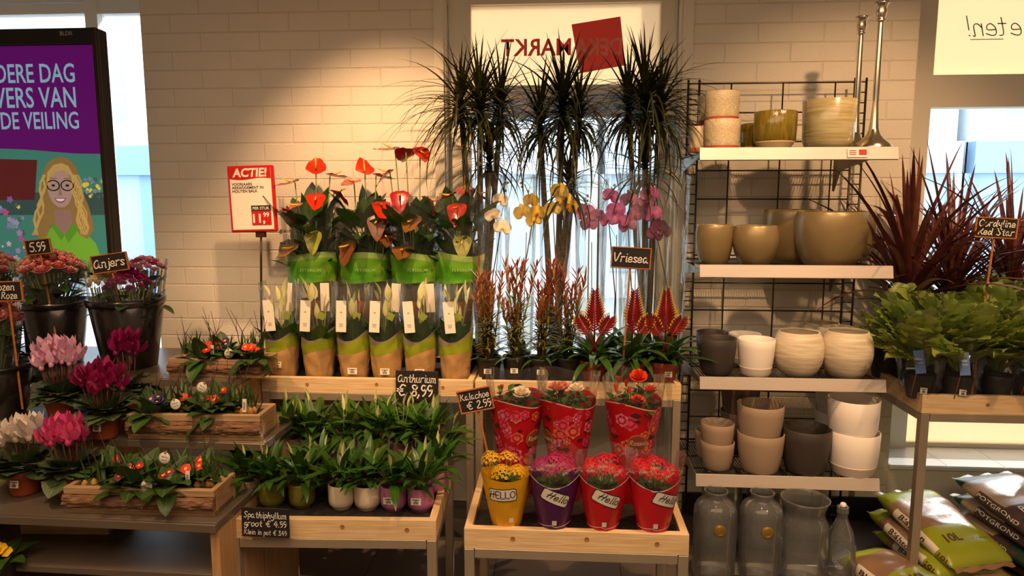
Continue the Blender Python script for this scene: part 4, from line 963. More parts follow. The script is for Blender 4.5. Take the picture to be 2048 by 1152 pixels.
# wrapped roses
def petal_bloom(m,m2=None,r=.03,rings=((3,.35,.95),(5,.62,.85),(6,.9,.6),(7,1.1,.3)),seed=1,hgt=1.0):
    random.seed(seed); b=MB()
    for ri,(n,rad_,up) in enumerate(rings):
        for k in range(n):
            az=2*pi*k/n+ri*.7; w_=r*1.05; rows=[]
            for i in range(4):
                t=i/3; out=r*rad_*(.25+.75*t**.7)+(.18*r*(t**3) if ri>1 else 0); z=r*hgt*(up*1.25*t)+r*.1
                ww=w_*(.25+.75*sin(pi*(.15+.7*t)))*(.65+.15*ri); row=[]
                for j in range(3):
                    a=az+(j-1)*ww/(2*max(r*rad_*.8,r*.4)); row.append((out*cos(a)*(1 if j==1 else .95),out*sin(a)*(1 if j==1 else .95),z-(0 if j==1 else .08*r)))
                rows.append(b.pts(row))
            for i,(p_,q_) in enumerate(zip(rows,rows[1:])):
                b.mi = (1 if (m2 and i==2) else 0)
                b.face((p_,p_+1,q_+1,q_)); b.face((p_+1,p_+2,q_+2,q_+1))
    return b.build('bloom',[m,m2] if m2 else m)
m_pr=[mat('print_pink','#c8455e',.45),mat('print_coral','#cf6a3a',.45),mat('print_leaf','#3a1a1a',.5),mat('print_rose','#d0708a',.45),mat('print_deep','#a82038',.45)]
L_rose=leafset('leaf',lm_dark,3,.05,.028,(.2,.8),.25,5,'lance',.1,.3)
def rose_plant(px,Y,label,blooms,seed,logo_a):
    p=xz(px,Y,zL); t=thing('potted_rose',label,'potted plant',p,R_(-.1,.1),'roses in red printed sleeves')
    h=.515; rf=sleeve_r(.052,.128,h,1.0,seed,.012); ms=mat('sleeve_rosered','#b0101c',.35,var=.15,scale=9,bump=.2,bscale=14)
    hc=lambda a:.415+.016*cos(2*a+1.2)
    band(t,'paper_sleeve',rf,lambda a:0,hc,ms,rows=12,crumple=.004,seed=seed); band(t,'film_sleeve',rf,hc,lambda a:.512+.012*sin(3*a+seed),film_c)
    band(t,'sleeve_edge',rf,lambda a:hc(a)-.004,lambda a:hc(a)+.001,mat('edge_pale','#d9a58c',.5),rows=1,off=.001)
    obj('printed_flowers',rosediscs(40,1,.14,.385,rf,m_pr,int(seed*7),1.5).build('printed_flowers',m_pr,False),t)['kind']='stuff'
    b=MB(); b.lathe([(0,.002),(.045,.002),(.05,.1)],20); obj('inner_pot',b.build('inner_pot',m_terra),t)
    random.seed(int(seed*10)); 
    for k in range(80):
        az=R_(0,6.28); rr=sqrt(R_(0,1))*.085; obj('leaf',random.choice(L_rose),t,T(rr*cos(az),rr*sin(az),.38+R_(0,.055))@RZ(R_(0,6.28))@RX(rad(R_(0,60)))@SC(R_(.7,1.1)))
    for x,y,z,me,s in blooms:
        f=obj('bloom',me,t,T(x,y,z)@RX(R_(-.3,.5))@SC(s)); b=MB(); b.tube([(x*.4,y*.4,.3),(x,y,z)],.002,5); obj('flower_stem',b.build('flower_stem',m_stem),t)
    mg=mat('gold_print','#b8863a',.4,metal=.4); obj('round_logo',wrap(patch(.074,.074,mg,10,1.0),rf,.27,logo_a,.003),t); obj('round_logo_ring',wrap(patch(.066,.066,mat('logo_brown','#7d3a2a',.5),10,1.0),rf,.27,logo_a,.0036),t)
    obj('logo_lettering',wrap(strokes('Roses',.019,m_whsp,wd=.13,slant=.2),rf,.262,logo_a,.0046),t)
m_pe=mat('petal_cream','#efe0c4',.5,trl=.2); m_po=mat('petal_orange','#e0431c',.5,trl=.2); m_ps=mat('petal_salmon','#d98a6a',.5,trl=.2)
B_cream=petal_bloom(m_pe,r=.026,seed=2); B_or=petal_bloom(m_po,r=.024,seed=3); B_sal=petal_bloom(m_ps,r=.026,seed=4); B_bud=petal_bloom(m_po,r=.013,rings=((3,.4,1.2),(4,.6,1.1)),seed=5,hgt=1.4)
rose_plant(1033,2.70,'cream rose in a red printed sleeve behind the yellow kalanchoe',[(.02,-.03,.435,B_cream,1.15),(-.06,.02,.44,B_bud,1)],1.3,.85)
rose_plant(1133,2.70,'salmon and cream roses in a red printed sleeve, middle of three',[(-.045,-.02,.455,B_sal,1.1),(.035,-.02,.455,B_cream,1.0),(-.02,.03,.45,B_sal,.9)],2.4,-.95)
rose_plant(1262,2.70,'orange rose with buds in a red sleeve with round gold logo',[(.02,.02,.50,B_or,1.2),(.065,-.02,.455,B_or,1.0),(.01,-.07,.425,B_or,1.1),(-.03,0,.47,B_bud,1.2),(-.07,-.02,.45,B_bud,1.3),(-.06,.03,.475,B_bud,1.1),(-.02,-.05,.455,B_bud,1.1),(.045,.03,.5,B_bud,1)],3.5,.12)
# ---------------- kraft-wrapped white anthuriums, front row of the tall table
L_anw=leafset('leaf',lm_spath,4,.20,.065,(.1,.6),.3,6,'lance',.25,.3)
m_kraft=mat('kraft_paper','#b48c58',.6,var=.12,scale=9,bump=.35,bscale=16); m_limep=mat('lime_print','#8f9a1c',.5,var=.06); m_greyp=mat('grey_vellum','#9c9078',.45,trl=.2); m_limetag=mat('lime_tag','#a9b83a',.5)
ordn=['leftmost','second from left','third from left','fourth from left','fifth from left','rightmost']
for k,px in enumerate((568,640,710,775,842,912)):
    p=xz(px,3.27,zH); t=thing('wrapped_white_anthurium',ordn[k]+' of six cream anthuriums wrapped in kraft paper','potted plant',p,0,'kraft wrapped anthuriums'); random.seed(40+k); sd=k*1.7
    h=.47; rf=sleeve_r(.062,.102,h,.7,sd,.015)
    b1=lambda a:.140+.020*sin(a*1.0)+.008*sin(2*a+sd); b2=lambda a:.200+.030*sin(a)-.008*cos(2*a); b3=lambda a:.228-.026*cos(2*a)+.012*sin(a)
    b2c=lambda a:min(b2(a),b3(a)-.002)
    band(t,'kraft_sleeve',rf,lambda a:0,b1,m_kraft,crumple=.007,seed=sd); band(t,'lime_band',rf,b1,b2c,m_limep,rows=5,crumple=.005,seed=sd); band(t,'grey_band',rf,b2c,b3,m_greyp,rows=3,crumple=.004,seed=sd)
    band(t,'film_sleeve',rf,b3,lambda a:h+.012*sin(3*a+sd)+.01*sin(5*a),film_c)
    b=MB(); b.lathe([(0,.002),(.05,.002),(.058,.11)],20); obj('inner_pot',b.build('inner_pot',m_black),t)
    rosette(t,L_anw,16,.10,.02,(66,86),(.8,1.25)); 
    for j in range(9): flower_stalk(t,R_(.02,.24),R_(0,6.28),R_(.20,.34),random.choice(L_spathw),scale=R_(.6,1.0),ori=rad(R_(70,95)),base=(0,0,.09))
    # paper tag standing in the sleeve and price label
    tg=obj('plant_tag',_box(.050,.0012,.150,m_tagw,.0003),t,T(R_(-.05,-.01),-.098,.325)@RY(R_(-.1,.06))@RX(-.05))
    b=MB()
    for e in(-1,1): b.blade(.020,.006,.3,.1,4,'lance',0,RX(pi/2)@RZ(e*.45))
    obj('leaf_print',b.build('leaf_print',m_limep),tg,T(0,-.0012,.015)); 
    b=MB()
    for j,wd_ in enumerate((.022,.016,.018)): b.box((0,-.0009,-.036-.006*j),(wd_,.0004,.0016))
    obj('tag_print',b.build('tag_print',m_print,False),tg)
    if k in(0,1,3,4): obj('plant_tag',_box(.045,.0012,.14,m_tagw,.0003),t,T(R_(.0,.05),.02,.40)@RY(R_(-.1,.1)))
    obj('lime_card',_box(.035,.001,.035,m_limetag,.0002),t,T(R_(.02,.05),-.06,.32)@RY(R_(.3,.8)))
    if k in (0,2,3,4): barcode(t,T((.0,0,.012,.008,.01,0)[k],-rf(0,.06)-.008,.065+(.015 if k==0 else 0)-(.01 if k>1 else 0))@RX(-.08),.046,.030)
    else:
        obj('printed_mark',wrap(strokes('v',.014,m_greyp,wd=.2),rf,.075,.15,.009),t)
# ---------------- red anthuriums on a riser behind
ris=thing('riser_crate','dark riser crate hidden behind the kraft wrapped plants','crate',xz(770,3.51,zH)); rw=xz(930,3.51,1).x-xz(610,3.51,1).x
obj('crate_top',_box(rw,.24,.016,mtv),ris,T(0,0,.232)); 
for e in(-1,1): obj('crate_side',_box(.016,.24,.224,mtv),ris,T(e*(rw/2-.008),0,.112))
ZR=zH+.24
L_an=leafset('leaf',lm_anth,6,.25,.105,(-.1,.9),.2,8,'heart',.42,.3,.03)
m_redsp=mat('red_spathe','#c41a14',.22,col2='#a0120e',scale=6,bump=.2,bscale=30,coat=.4,rnd=.12,trl=.1); m_dullsp=mat('bronze_spathe','#7a4426',.3,col2='#5a4a20',scale=9,rnd=.2); m_grnsp=mat('green_spathe','#a3a436',.3,col2='#8a8a2a',scale=6,bump=.3,bscale=30,rnd=.1)
def heart_spathe(m,seed):
    b=MB(); b.blade(.105,.085,-.5 if seed%2 else .4,.22,8,'heart',0,T(0,-.02,0),twist=.2,wave=.03,ph=seed); return b.build('spathe',m)
b=MB(); b.tube([(0,0,0),(0,.012,.02),(0,.02,.045)],[.004,.0038,.002],7); me_spad=b.build('spadix',m_spadix)
HS={'r':[heart_spathe(m_redsp,k) for k in(0,1)],'b':[heart_spathe(m_dullsp,k) for k in(0,1)],'g':[heart_spathe(m_grnsp,k) for k in(0,1)]}
m_gsl=mat('green_sleeve','#4f9a1e',.35,col2='#8fbf3a',scale=5,bump=.25,bscale=10,trl=.15); m_gsl2=mat('green_sleeve_rim','#9fc06a',.4,trl=.2)
def anthurium(px,label,flw,seed,logo=True):
    Y=3.50; p=xz(px,Y,ZR); s=mpp(p); t=thing('red_anthurium',label,'potted plant',p,0,'red anthuriums in clear sleeves'); random.seed(seed)
    zbase=ZR; zg0=at(px,566,Y-.1).z-zbase; zg1=at(px,508,Y-.1).z-zbase; zf=at(px,400,Y-.1).z-zbase
    rf=sleeve_r(.10,.155,zf,.8,seed,.012)
    top=lambda a:zg1+.012*cos(a*2+seed)
    band(t,'green_sleeve',rf,lambda a:zg0+.006*sin(2*a),lambda a:top(a)-.03,m_gsl,crumple=.008,seed=seed); band(t,'green_sleeve_rim',rf,lambda a:top(a)-.03,top,m_gsl2,rows=2,crumple=.006,seed=seed)
    band(t,'film_sleeve',rf,lambda a:0.003,lambda a:zg0+.006*sin(2*a),film_c,rows=3)
    band(t,'film_sleeve',rf,top,lambda a:zf+.02*sin(2*a+seed)+.01*sin(5*a),film_c)
    obj('sleeve_lettering',wrap(text_mesh('FETERIUM',.022,m_gsl2,bold=.01),rf,zg0+.06,.25,.009),t)
    b=MB(); b.blade(.02,.011,.2,.1,4,'lance',0,RZ(-.5)); obj('leaf_logo',wrap(b.build('leaf_logo',mat('logo_leaf','#a8542a',.5)),rf,zg0+.065,.8,.010),t)
    b=MB(); b.lathe([(0,.002),(.06,.002),(.07,.12)],20); obj('inner_pot',b.build('inner_pot',m_terra),t)
    rosette(t,L_an,16,.26,.03,(62,88),(.8,1.15)); rosette(t,L_an,24,.42,.035,(35,88),(.8,1.25),az0=1.0); rosette(t,L_an,6,.16,.03,(70,88),(.8,1.1),az0=2.0)
    for j in range(16): b=MB(); az=R_(0,6.28); b.tube([(0,0,.1),(.02*cos(az),.02*sin(az),.30),(.03*cos(az),.03*sin(az),.40)],.0025,5); obj('leaf_stalk',b.build('leaf_stalk',m_stem),t)
    for fx,fy,kind,el,az,dy in flw:
        if abs(el)<.5: el-=.6
        q=at(fx,fy,Y+dy)-p; b=MB(); b.tube([(q.x*.2,q.y*.2,.1),(q.x*.75,q.y*.75,q.z*.6),(q.x,q.y,q.z)],.003,6); st=obj('flower_stem',b.build('flower_stem',m_stem),t)
        sp=obj('spathe',random.choice(HS[kind]),st,T(*q)@RZ(az)@RX(el)@SC(R_(1.15,1.45))); obj('spadix',me_spad,sp,T(0,.0,.004)@RX(-.4))
anthurium(630,'red anthurium in clear sleeve nearest the ACTIE sign',[(590,365,'r',.1,1.9,-.06),(632,340,'r',.9,.3,.02),(660,352,'r',.2,-1.3,0),(632,395,'r',-1.0,3.4,-.12),(600,412,'r',-.6,2.2,-.1),(628,470,'g',-1.1,3.0,-.12),(590,495,'b',-.8,2.4,-.12),(668,385,'r',.1,-1,.02)],5)
anthurium(735,'red anthurium in clear sleeve, second from the ACTIE sign',[(708,365,'r',-.5,2.8,-.05),(730,345,'r',.5,.6,.03),(752,352,'r',.1,-1.2,0),(762,410,'r',-.7,3.5,-.1),(755,440,'b',-1.0,3.2,-.12),(700,490,'b',-.9,2.6,-.12),(770,470,'b',-.9,3.5,-.1)],6)
anthurium(835,'tall red anthurium with blooms raised above its neighbours',[(790,300,'r',.3,1.7,-.02),(812,305,'r',-.1,.4,-.06),(840,302,'r',-.4,3.7,-.02),(780,345,'r',.1,1.6,.0),(800,390,'r',-.9,3.2,-.08),(825,440,'b',-.9,3.0,-.12),(850,400,'r',-.2,-1.0,-.03),(806,500,'b',-.7,3.2,-.12)],7)
anthurium(920,'red anthurium in clear sleeve beside the potted palms',[(905,392,'r',.0,1.6,-.06),(945,385,'r',-.2,-1.5,-.06),(915,415,'r',-.8,3.0,-.1),(925,480,'g',-1.0,3.2,-.1),(930,385,'r',.6,.2,0)],8)
# ---------------- dracaenas
def cane(b,pts,r): b.tube(pts,r,8)
m_cane=mat('cane_bark','#6a5a40',.8,col2='#4a3c28',scale=30,stretch=(1,1,4),bump=.5,bscale=40)
m_bpot=mat('black_pot','#1d1a18',.45)
for k,(px,py) in enumerate(((962,222),(1125,226),(1288,216))):
    Y=3.54; p=xz((962,1110,1290)[k],Y,zH); t=thing('dracaena',['potted dragon tree with spiky crown nearest the red anthuriums','potted dragon tree with spiky crown in the middle of the glass door','potted dragon tree with spiky crown next to the wire shelves'][k],'potted plant',p,0,'dragon trees in front of the door'); random.seed(70+k)
    b=MB(); b.lathe(shell([(.05,0),(.06,.02),(.072,.12),(.076,.125),(.076,.14)],.004),24); obj('pot',b.build('pot',m_bpot),t); obj('soil',disc(.07,0,m_soil2),t,T(0,0,.12))
    heads=[]
    for j,(dx,dy,zz) in enumerate(((0,-.02,at(px,py,Y).z),(R_(.09,.13),.01,at(px,py+R_(0,25),Y).z),(R_(-.14,-.10),.0,at(px,py+R_(-5,30),Y).z),(R_(-.06,.06),-.03,at(px,py+(105,150,130)[k],Y).z))):
        q=at(px,py,Y); tp=Vector((q.x-p.x+dx,min(dy,.06)-.03,zz-p.z)); tp.x=q.x-p.x+dx*.8; b=MB(); cane(b,[(R_(-.02,.02),R_(-.02,.02),.12),(tp.x*.5,tp.y*.5,tp.z*.5),tp],[.018,.016,.013]); cn=obj('cane',b.build('cane',m_cane),t); heads.append((tp,j,cn))
    for tp,j,cn in heads:
        b=MB(); n=(150,100,100,70)[j]
        for i in range(n):
            u=i/n; e=rad(-22+108*u**.9+R_(-8,8)); az=i*2.39996+R_(-.2,.2); L=R_(.36,.58)*(1,.9,.9,.7)[j]
            back=cos(az)
            if back>.25: L*=.5
            if e>.9: L*=.62
            b.blade(L,.019,R_(.7,1.9) if e<1.0 else R_(.15,.6),.3,7,'needle',0,T(tp.x,tp.y,tp.z-.05+.12*u)@RZ(az)@RX(e))
        o=obj('leaf_crown',b.build('leaf_crown',lm_drac),t); o['kind']='stuff'
# ---------------- orchids in tall clear sleeves
def orchid_flower(mp,ml,name):
    b=MB()
    for a,L,W in ((90,.034,.026),(215,.034,.024),(325,.034,.024)): b.blade(L,W,.3,.1,5,'round',0,RZ(rad(a-90)))
    for a in(12,168): b.blade(.036,.046,.25,.1,5,'round',0,T(0,0,.001)@RZ(rad(a-90)))
    b.mi=1
    for a in(250,290,270): b.blade(.016,.010,-1.0,.4,4,'lance',0,T(0,0,.003)@RZ(rad(a-90))@RX(.4))
    return b.build(name,[mp,ml])
def pm(n,c,c2): return mat('orchid_'+n,c,.45,col2=c2,scale=30,trl=.3,rnd=.15)
m_lipo=mat('orchid_lip_orange','#c8641e',.5); m_lipm=mat('orchid_lip_magenta','#8f1250',.5); m_liph=mat('orchid_lip_yellow','#d9b03a',.5)
OF={'y':orchid_flower(pm('yellow','#e8c84a','#d8a83a'),m_lipo,'orchid_flower'),'w':orchid_flower(pm('white','#e9dcc4','#d8c2a8'),m_liph,'orchid_flower'),'p':orchid_flower(pm('pink','#d77ab4','#b84c92'),m_lipm,'orchid_flower'),'m':orchid_flower(pm('magenta','#8f1a5a','#6f1048'),m_lipm,'orchid_flower')}
L_orc=leafset('leaf',lm_dark,3,.20,.07,(.4,1.2),.2,6,'strap',0,.2)
m_ostem=mat('orchid_stem','#4a4a22',.5); m_bud=mat('orchid_bud','#a89a3c',.5)
b=MB(); b.lathe([(0,0),(.006,.004),(.007,.010),(0,.018)],8); me_bud=b.build('bud',m_bud)
ORC=[(975,'w',((1000,400),(985,430),(1005,455)),'white orchid in clear sleeve beside the dark trunk'),(1040,'y',((1062,402),(1068,440),(1045,425),(1075,425)),'yellow orchid in clear sleeve with four big blooms'),
(1108,'y',((1118,382),(1136,412),(1105,418),(1128,398)),'taller yellow orchid in clear sleeve beside the yellow one'),(1178,'p',((1172,425),(1195,432),(1178,448)),'pink orchid in clear sleeve next to the yellow orchids'),
(1225,'p',((1222,392),(1232,420),(1216,440),(1240,440)),'pink orchid with upright spray behind the Vriesea sign'),(1262,'p',((1258,400),(1270,430),(1255,450),(1280,415)),'lilac pink orchid in clear sleeve above the Vriesea sign'),
(1300,'p',((1292,405),(1305,428),(1300,390)),'pink orchid in clear sleeve near the wire shelves'),(1335,'m',((1310,468),(1328,462),(1318,455)),'dark magenta orchid in clear sleeve closest to the wire shelves')]
for k,(px,c,fl_,lb) in enumerate(ORC):
    Y=3.43+.02*(k%2); p=xz(px,Y,zH); t=thing('orchid',lb,'potted plant',p,0,'orchids in tall clear sleeves'); random.seed(90+k)
    b=MB(); b.lathe(shell([(.042,0),(.048,.02),(.056,.11)],.003),20); obj('pot',b.build('pot',m_wht if k%2 else m_terra),t)
    rosette(t,L_orc,5,.10,.01,(35,75),(.75,1.0)); tops=min(q[1] for q in fl_)
    pts=[(0,0,.1),(R_(-.02,.02),0,.4)]
    for n_,(fx,fy) in enumerate(sorted(fl_,key=lambda q:-q[1])):
        q=at(fx,fy,Y-.05)-p
        if n_%2==0 or len(fl_)<4: pts.append((q.x*.9,q.y+.02,q.z+.005))
        f=obj('orchid_flower',OF[c],t,T(*q)@RX(rad(R_(75,100)))@RY(R_(-.3,.3))@RZ(R_(-.3,.3))@SC(R_(1.1,1.4)))
    q=at(sum(a for a,_ in fl_)/len(fl_)+R_(-15,25),tops-R_(15,35),Y)-p; pts.append(tuple(q))
    b=MB(); b.tube(pts,[.0032]*2+[.0025]*(len(pts)-2),6); st=obj('flower_stem',b.build('flower_stem',m_ostem),t)
    for j in range(3): obj('bud',me_bud,st,T(q.x+R_(-.02,.02),q.y,q.z-.02*j)@RX(R_(0,2)))
    b=MB(); b.tube([(.012,0,.1),(pts[-1][0]*.5+.02,.01,pts[-1][2]*.75)],.0022,5); obj('support_stick',b.build('support_stick',m_ostem),t)
    hs=at(px,340+R_(0,20),Y).z-p.z; rf=sleeve_r(.055,.085,hs,.7,k*1.1,.02); band(t,'film_sleeve',rf,lambda a:.004,lambda a:hs+.01*sin(3*a+k),film_h if k%2 else film_c,n=36)
# ---------------- slender red-tipped plants
m_rt=leafmat('red_tip_leaf','#96382c','#a8703e',.4,.2,.2); m_rt2=leafmat('bronze_leaf','#8a7a3a','#5f6028',.4,.2,.2)
for k,px in enumerate((978,1030,1082,1136)):
    p=xz(px,3.27+.02*(k%2),zH); t=thing('red_tipped_plant',['slender red-tipped plant in black pot nearest the kraft wrapped plants','slender red-tipped plant, second from the kraft wrapped plants','slender red-tipped plant, third from the kraft wrapped plants','slender red-tipped plant beside the red bromeliads'][k],'potted plant',p,0,'slender red-tipped plants'); random.seed(120+k)
    b=MB(); b.lathe(shell([(.045,0),(.05,.02),(.06,.10),(.063,.105),(.063,.12)],.004),24); obj('pot',b.build('pot',m_bpot),t); obj('soil',disc(.056,0,m_soil2),t,T(0,0,.10))
    for j in range(10):
        h=R_(.34,.58); ln=R_(0,.24); az=R_(0,6.28); top=Vector((sin(ln)*cos(az)*h,sin(ln)*sin(az)*h*.7,h)); b0=Vector((R_(-.02,.02),R_(-.02,.02),.10)); b=MB(); b.tube([b0,b0.lerp(top,.5)+Vector((0,0,.0)),top],[.004,.0035,.002],6); st=obj('stem',b.build('stem',m_rt2),t)
        b=MB(); n=40
        for i in range(n):
            u=i/n; q=b0.lerp(top,.15+.85*u); b.mi=0 if u>.55 else 1
            b.blade(R_(.055,.095)*(1.0 if u<.6 else .85),.0105,R_(.2,1.1) if u<.55 else R_(-.2,.3),.3,4,'lance',0,T(*q)@RZ(i*2.4)@RX(rad(R_(15,50) if u<.55 else R_(45,80))))
        o=obj('stem_leaves',b.build('stem_leaves',[m_rt,m_rt2]),st); o['kind']='stuff'
    rosette(t,leafset('leaf',lm_dark,3,.12,.02,(.6,1.4),.3,6,'strap',0,.2),9,.11,.02,(15,60),(.8,1.1)); 
    if k<3: barcode(t,T(.0,-.0605,.06)@RX(-.1),.036,.024)
# ---------------- vriesea bromeliads
L_vr=leafset('leaf',lm_vri,5,.25,.042,(.7,1.6),.35,8,'strap',0,.15)
m_vred=mat('vriesea_red','#8a1618',.35,col2='#6a0e12',scale=12,coat=.2); m_vyel=mat('vriesea_tip','#d8a828',.4)
def plume(L,n):
    b=MB(); b.tube([(0,0,-.10),(0,0,L)],[.005,.003],6)
    for i in range(n):
        z=L*i/n; s=(1-.6*i/n)*.078*(.55+.45*min(1,i/4))
        for sd in(-1,1):
            M_=T(0,0,z+(.006 if sd>0 else 0))@RY(sd*rad(50-22*i/n))@RX(pi/2)
            b.mi=0; b.blade(s,s*.22,-.45,.5,4,'lance',0,M_)
            b.mi=1; b.blade(s*.34,s*.15,.0,.4,3,'lance',0,M_@T(0,s*.76,0.004))
    return b.build('flower_plume',[m_vred,m_vyel])
PL=[plume(.20,16),plume(.09,8)]
for k,px in enumerate((1187,1262,1327)):
    p=xz(px,3.275,zH); t=thing('vriesea',['red bromeliad with single broad plume beside the slender plants','red bromeliad standing right behind the Vriesea sign stick','red bromeliad with forked plume at the table end'][k],'potted plant',p,0,'red plumed bromeliads'); random.seed(150+k)
    b=MB(); b.lathe(shell([(.048,0),(.052,.02),(.064,.085),(.068,.09),(.068,.11)],.004),24); obj('pot',b.build('pot',m_terra),t); obj('soil',disc(.06,0,m_soil2),t,T(0,0,.09)); barcode(t,T(.012,-.066,.06)@RX(-.12),.034,.026)
    rosette(t,L_vr,30,.10,.015,(22,78),(.8,1.15))
    pz=.30; obj('flower_plume',PL[0],t,T(0,-.02,pz-.05)@RX(.05)@RY((.0,.03,-.02)[k]))
    for j in range((2,1,2)[k]): e=(-1 if j else 1)*(1 if k!=2 else -1); obj('flower_plume',PL[1],t,T(e*.03,-.03,pz-.06)@RY(e*rad(28)))
# ---------------- ferns and cordylines at the right
def lobed(seed):
    random.seed(seed); b=MB(); b.blade(.30,.070,.8,.15,10,'lance',.2,wave=.10,ph=seed)
    for i in range(4):
        for sd in(-1,1):
            y=.10+.04*i; b.blade(.085-.01*i,.044,.5,.2,5,'lance',0,T(0,y,-.02-.012*i)@RZ(sd*-rad(42))@RX(-.1),wave=.08,ph=seed+i)
    return b.build('leaf',lm_fern)
L_fe=[lobed(k) for k in range(4)]; m_blue=mat('blue_tag','#6a86c4',.5); m_bluet=mat('blue_tag_print','#dfe6f2',.6)
FERN=[(1836,3.16,'leafy fern in clear sleeve at the tray corner'),(1912,3.14,'leafy fern in clear sleeve with blue tag and price sticker'),(1990,3.16,'leafy fern with large blue tag at the front of the tray'),(2052,3.14,'leafy fern cut by the picture edge'),(1880,3.36,'leafy fern in the second row below the red leaves'),(1965,3.38,'leafy fern in the second row under the Cordyline sign'),(2040,3.36,'leafy fern in the second row near the picture edge')]
for k,(px,Y,lb) in enumerate(FERN):
    p=xz(px,Y,zR); t=thing('blue_fern',lb,'potted plant',p,0,'ferns in clear sleeves'); random.seed(170+k)
    b=MB(); b.lathe(shell([(.048,0),(.052,.02),(.064,.09),(.066,.11)],.004),24); obj('pot',b.build('pot',m_bpot),t); obj('soil',disc(.058,0,m_soil2),t,T(0,0,.09))
    rosette(t,L_fe,34,.13,.015,(38,89),(1.0,1.6),pw=.65); rf=sleeve_r(.068,.13,.40,.8,k*1.3,.02)
    band(t,'film_sleeve',rf,lambda a:.004,lambda a:.43+.012*sin(3*a+k),film_c,n=36)
    if k in(0,1,2):
        b=MB(); b.tube([(.0,-.075,.02),(0,-.115,.16)],.002,5); obj('tag_stick',b.build('tag_stick',m_sfr),t,T((-.07,-.05,.06)[k],0,0))
        tg=obj('blue_tag',_box(.044 if k<2 else .062,.0015,.10,m_blue,.0004),t,T((-.07,-.05,.06)[k],-.128,.19)@RX(-.2)@RY(R_(-.1,.1)))
        for j,q in enumerate(('Blue','Fern')): obj('tag_lettering',text_mesh(q,.014,m_bluet,bold=.01),tg,T(0,-.0012,.008-.016*j)@UP)
        if k<2: barcode(t,T(-.02,-.082,.05)@RY(.1)@RX(-.1),.03,.026)
L_co=leafset('leaf',lm_cord,7,.74,.030,(.05,1.2),.4,9,'strap',0,.3)
for k,(px,lb) in enumerate(((1775,'dark red cordyline in plain pot at the back of the tray'),(1885,'dark red cordyline in the middle behind the ferns'),(2000,'dark red cordyline behind the Cordyline sign'))):
    p=xz(px,3.52,zR); t=thing('cordyline',lb,'potted plant',p,0,'dark red cordylines'); random.seed(200+k)
    b=MB(); b.lathe(shell([(.07,0),(.076,.02),(.088,.20),(.092,.205),(.094,.23)],.004),28); obj('pot',b.build('pot',mat('dark_olive_pot','#3a342a',.5)),t); obj('soil',disc(.083,0,m_soil2),t,T(0,0,.21))
    hd=(.36,.38,.40)[k]; b=MB(); b.tube([(0,0,.2),(.06 if k==0 else 0,-.02,hd)],.014,8); obj('trunk',b.build('trunk',m_cane),t)
    for i in range(112):
        e=rad(14+74*(i/112)**.8+R_(-6,6)); az=i*2.39996+R_(-.2,.2); s=R_(.75,1.2)
        if cos(az)>.2: s*=.36+.5*max(0,sin(e))**2
        if k==2 and -sin(az)>.3: s*=.8
        if k>0 and cos(az)<-.1: s*=.62
        if k==0 and e<.6 and (sin(az)>.2 or cos(az)<-.4): s*=.55
        obj('leaf',random.choice(L_co),t,T(.06 if k==0 else 0,-.02,hd-.02+.08*i/112)@RZ(az)@RX(e)@SC(s))
# ================================================================ LEFT STAND: cyclamen, planters, buckets
def cyc_flower(m,m2):
    b=MB()
    for k in range(5):
        b.blade(.048,.026,-.25,-.3,6,'lance',0,T(0,0,0)@RZ(k*2*pi/5+.2)@T(0,.006,0)@RX(rad(58)),twist=.5,wave=.05,ph=k)
    b.mi=1; b.tube([(0,0,.004),(0,0,-.010),(0,.002,-.014)],[.009,.008,.003],8)
    return b.build('cyclamen_flower',[m,m2])
def cm(n,c,c2): return mat('cyclamen_'+n,c,.5,col2=c2,scale=22,trl=.25,rnd=.12)
CYF={k:cyc_flower(cm(k,a,b_),cm(k+'_throat',b_,b_)) for k,a,b_ in (('lilac','#f2c8de','#e0a0c4'),('magenta','#9c1458','#7a0c44'),('deep','#a81866','#86104e'),('white','#efe6da','#d9c8b8'),('pink','#ea5a94','#cc3a74'))}
L_cy=leafset('leaf',lm_cycl,4,.095,.090,(.3,.9),.12,7,'heart',.40,.2,.02)
m_terrap=mat('terracotta_plastic','#a04a2c',.5,var=.08)
b=MB(); b.lathe(shell([(.046,0),(.049,.01),(.060,.075),(.064,.078),(.065,.10)],.003),28); me_tp=b.build('pot',m_terrap)
def cyclamen(px,py,z,c,label,nf,tall,seed,bar=False,w_=1.0,dx=0,Y=None):
    p=onz(px,py,z) if Y is None else xz(px,Y,z)
    t=thing('cyclamen',label,'potted plant',p,0,'potted cyclamens'); random.seed(seed)
    obj('pot',me_tp,t); obj('soil',disc(.058,0,m_soil2),t,T(0,0,.085)); rosette(t,L_cy,46,.10,.03,(4,70),(.9,1.35)); 
    if bar: barcode(t,T(.01,-.064,.06)@RX(-.15),.034,.028)
    for k in range(nf):
        u=(k+.5)/nf; az=k*2.39996; rr=.085*sqrt(u)*w_; q=Vector((rr*cos(az)+dx,rr*sin(az)*.8,tall-.045*u+R_(-.018,.018))); b=MB(); b.tube([(rr*.2*cos(az),rr*.2*sin(az),.09),(q.x*.8,q.y*.8,q.z*.7),q],.0018,5); st=obj('flower_stem',b.build('flower_stem',mat('cyclamen_stem','#6a3a34',.5)),t)
        obj('cyclamen_flower',CYF[c],st,T(*q)@RX(R_(-.35,.35))@RY(R_(-.35,.35))@RZ(R_(0,6))@SC(R_(1.1,1.5)))
cyclamen(125,872,.79,'lilac','cyclamen with pale lilac-pink flowers on the middle step',30,.31,1,Y=2.80)
cyclamen(212,874,.79,'magenta','cyclamen with deep magenta flowers and labelled pot on the middle step',24,.265,2,True)
cyclamen(258,850,.79,'deep','cyclamen with tall violet-red flowers behind the magenta one',9,.335,3,w_=.55,Y=2.92)
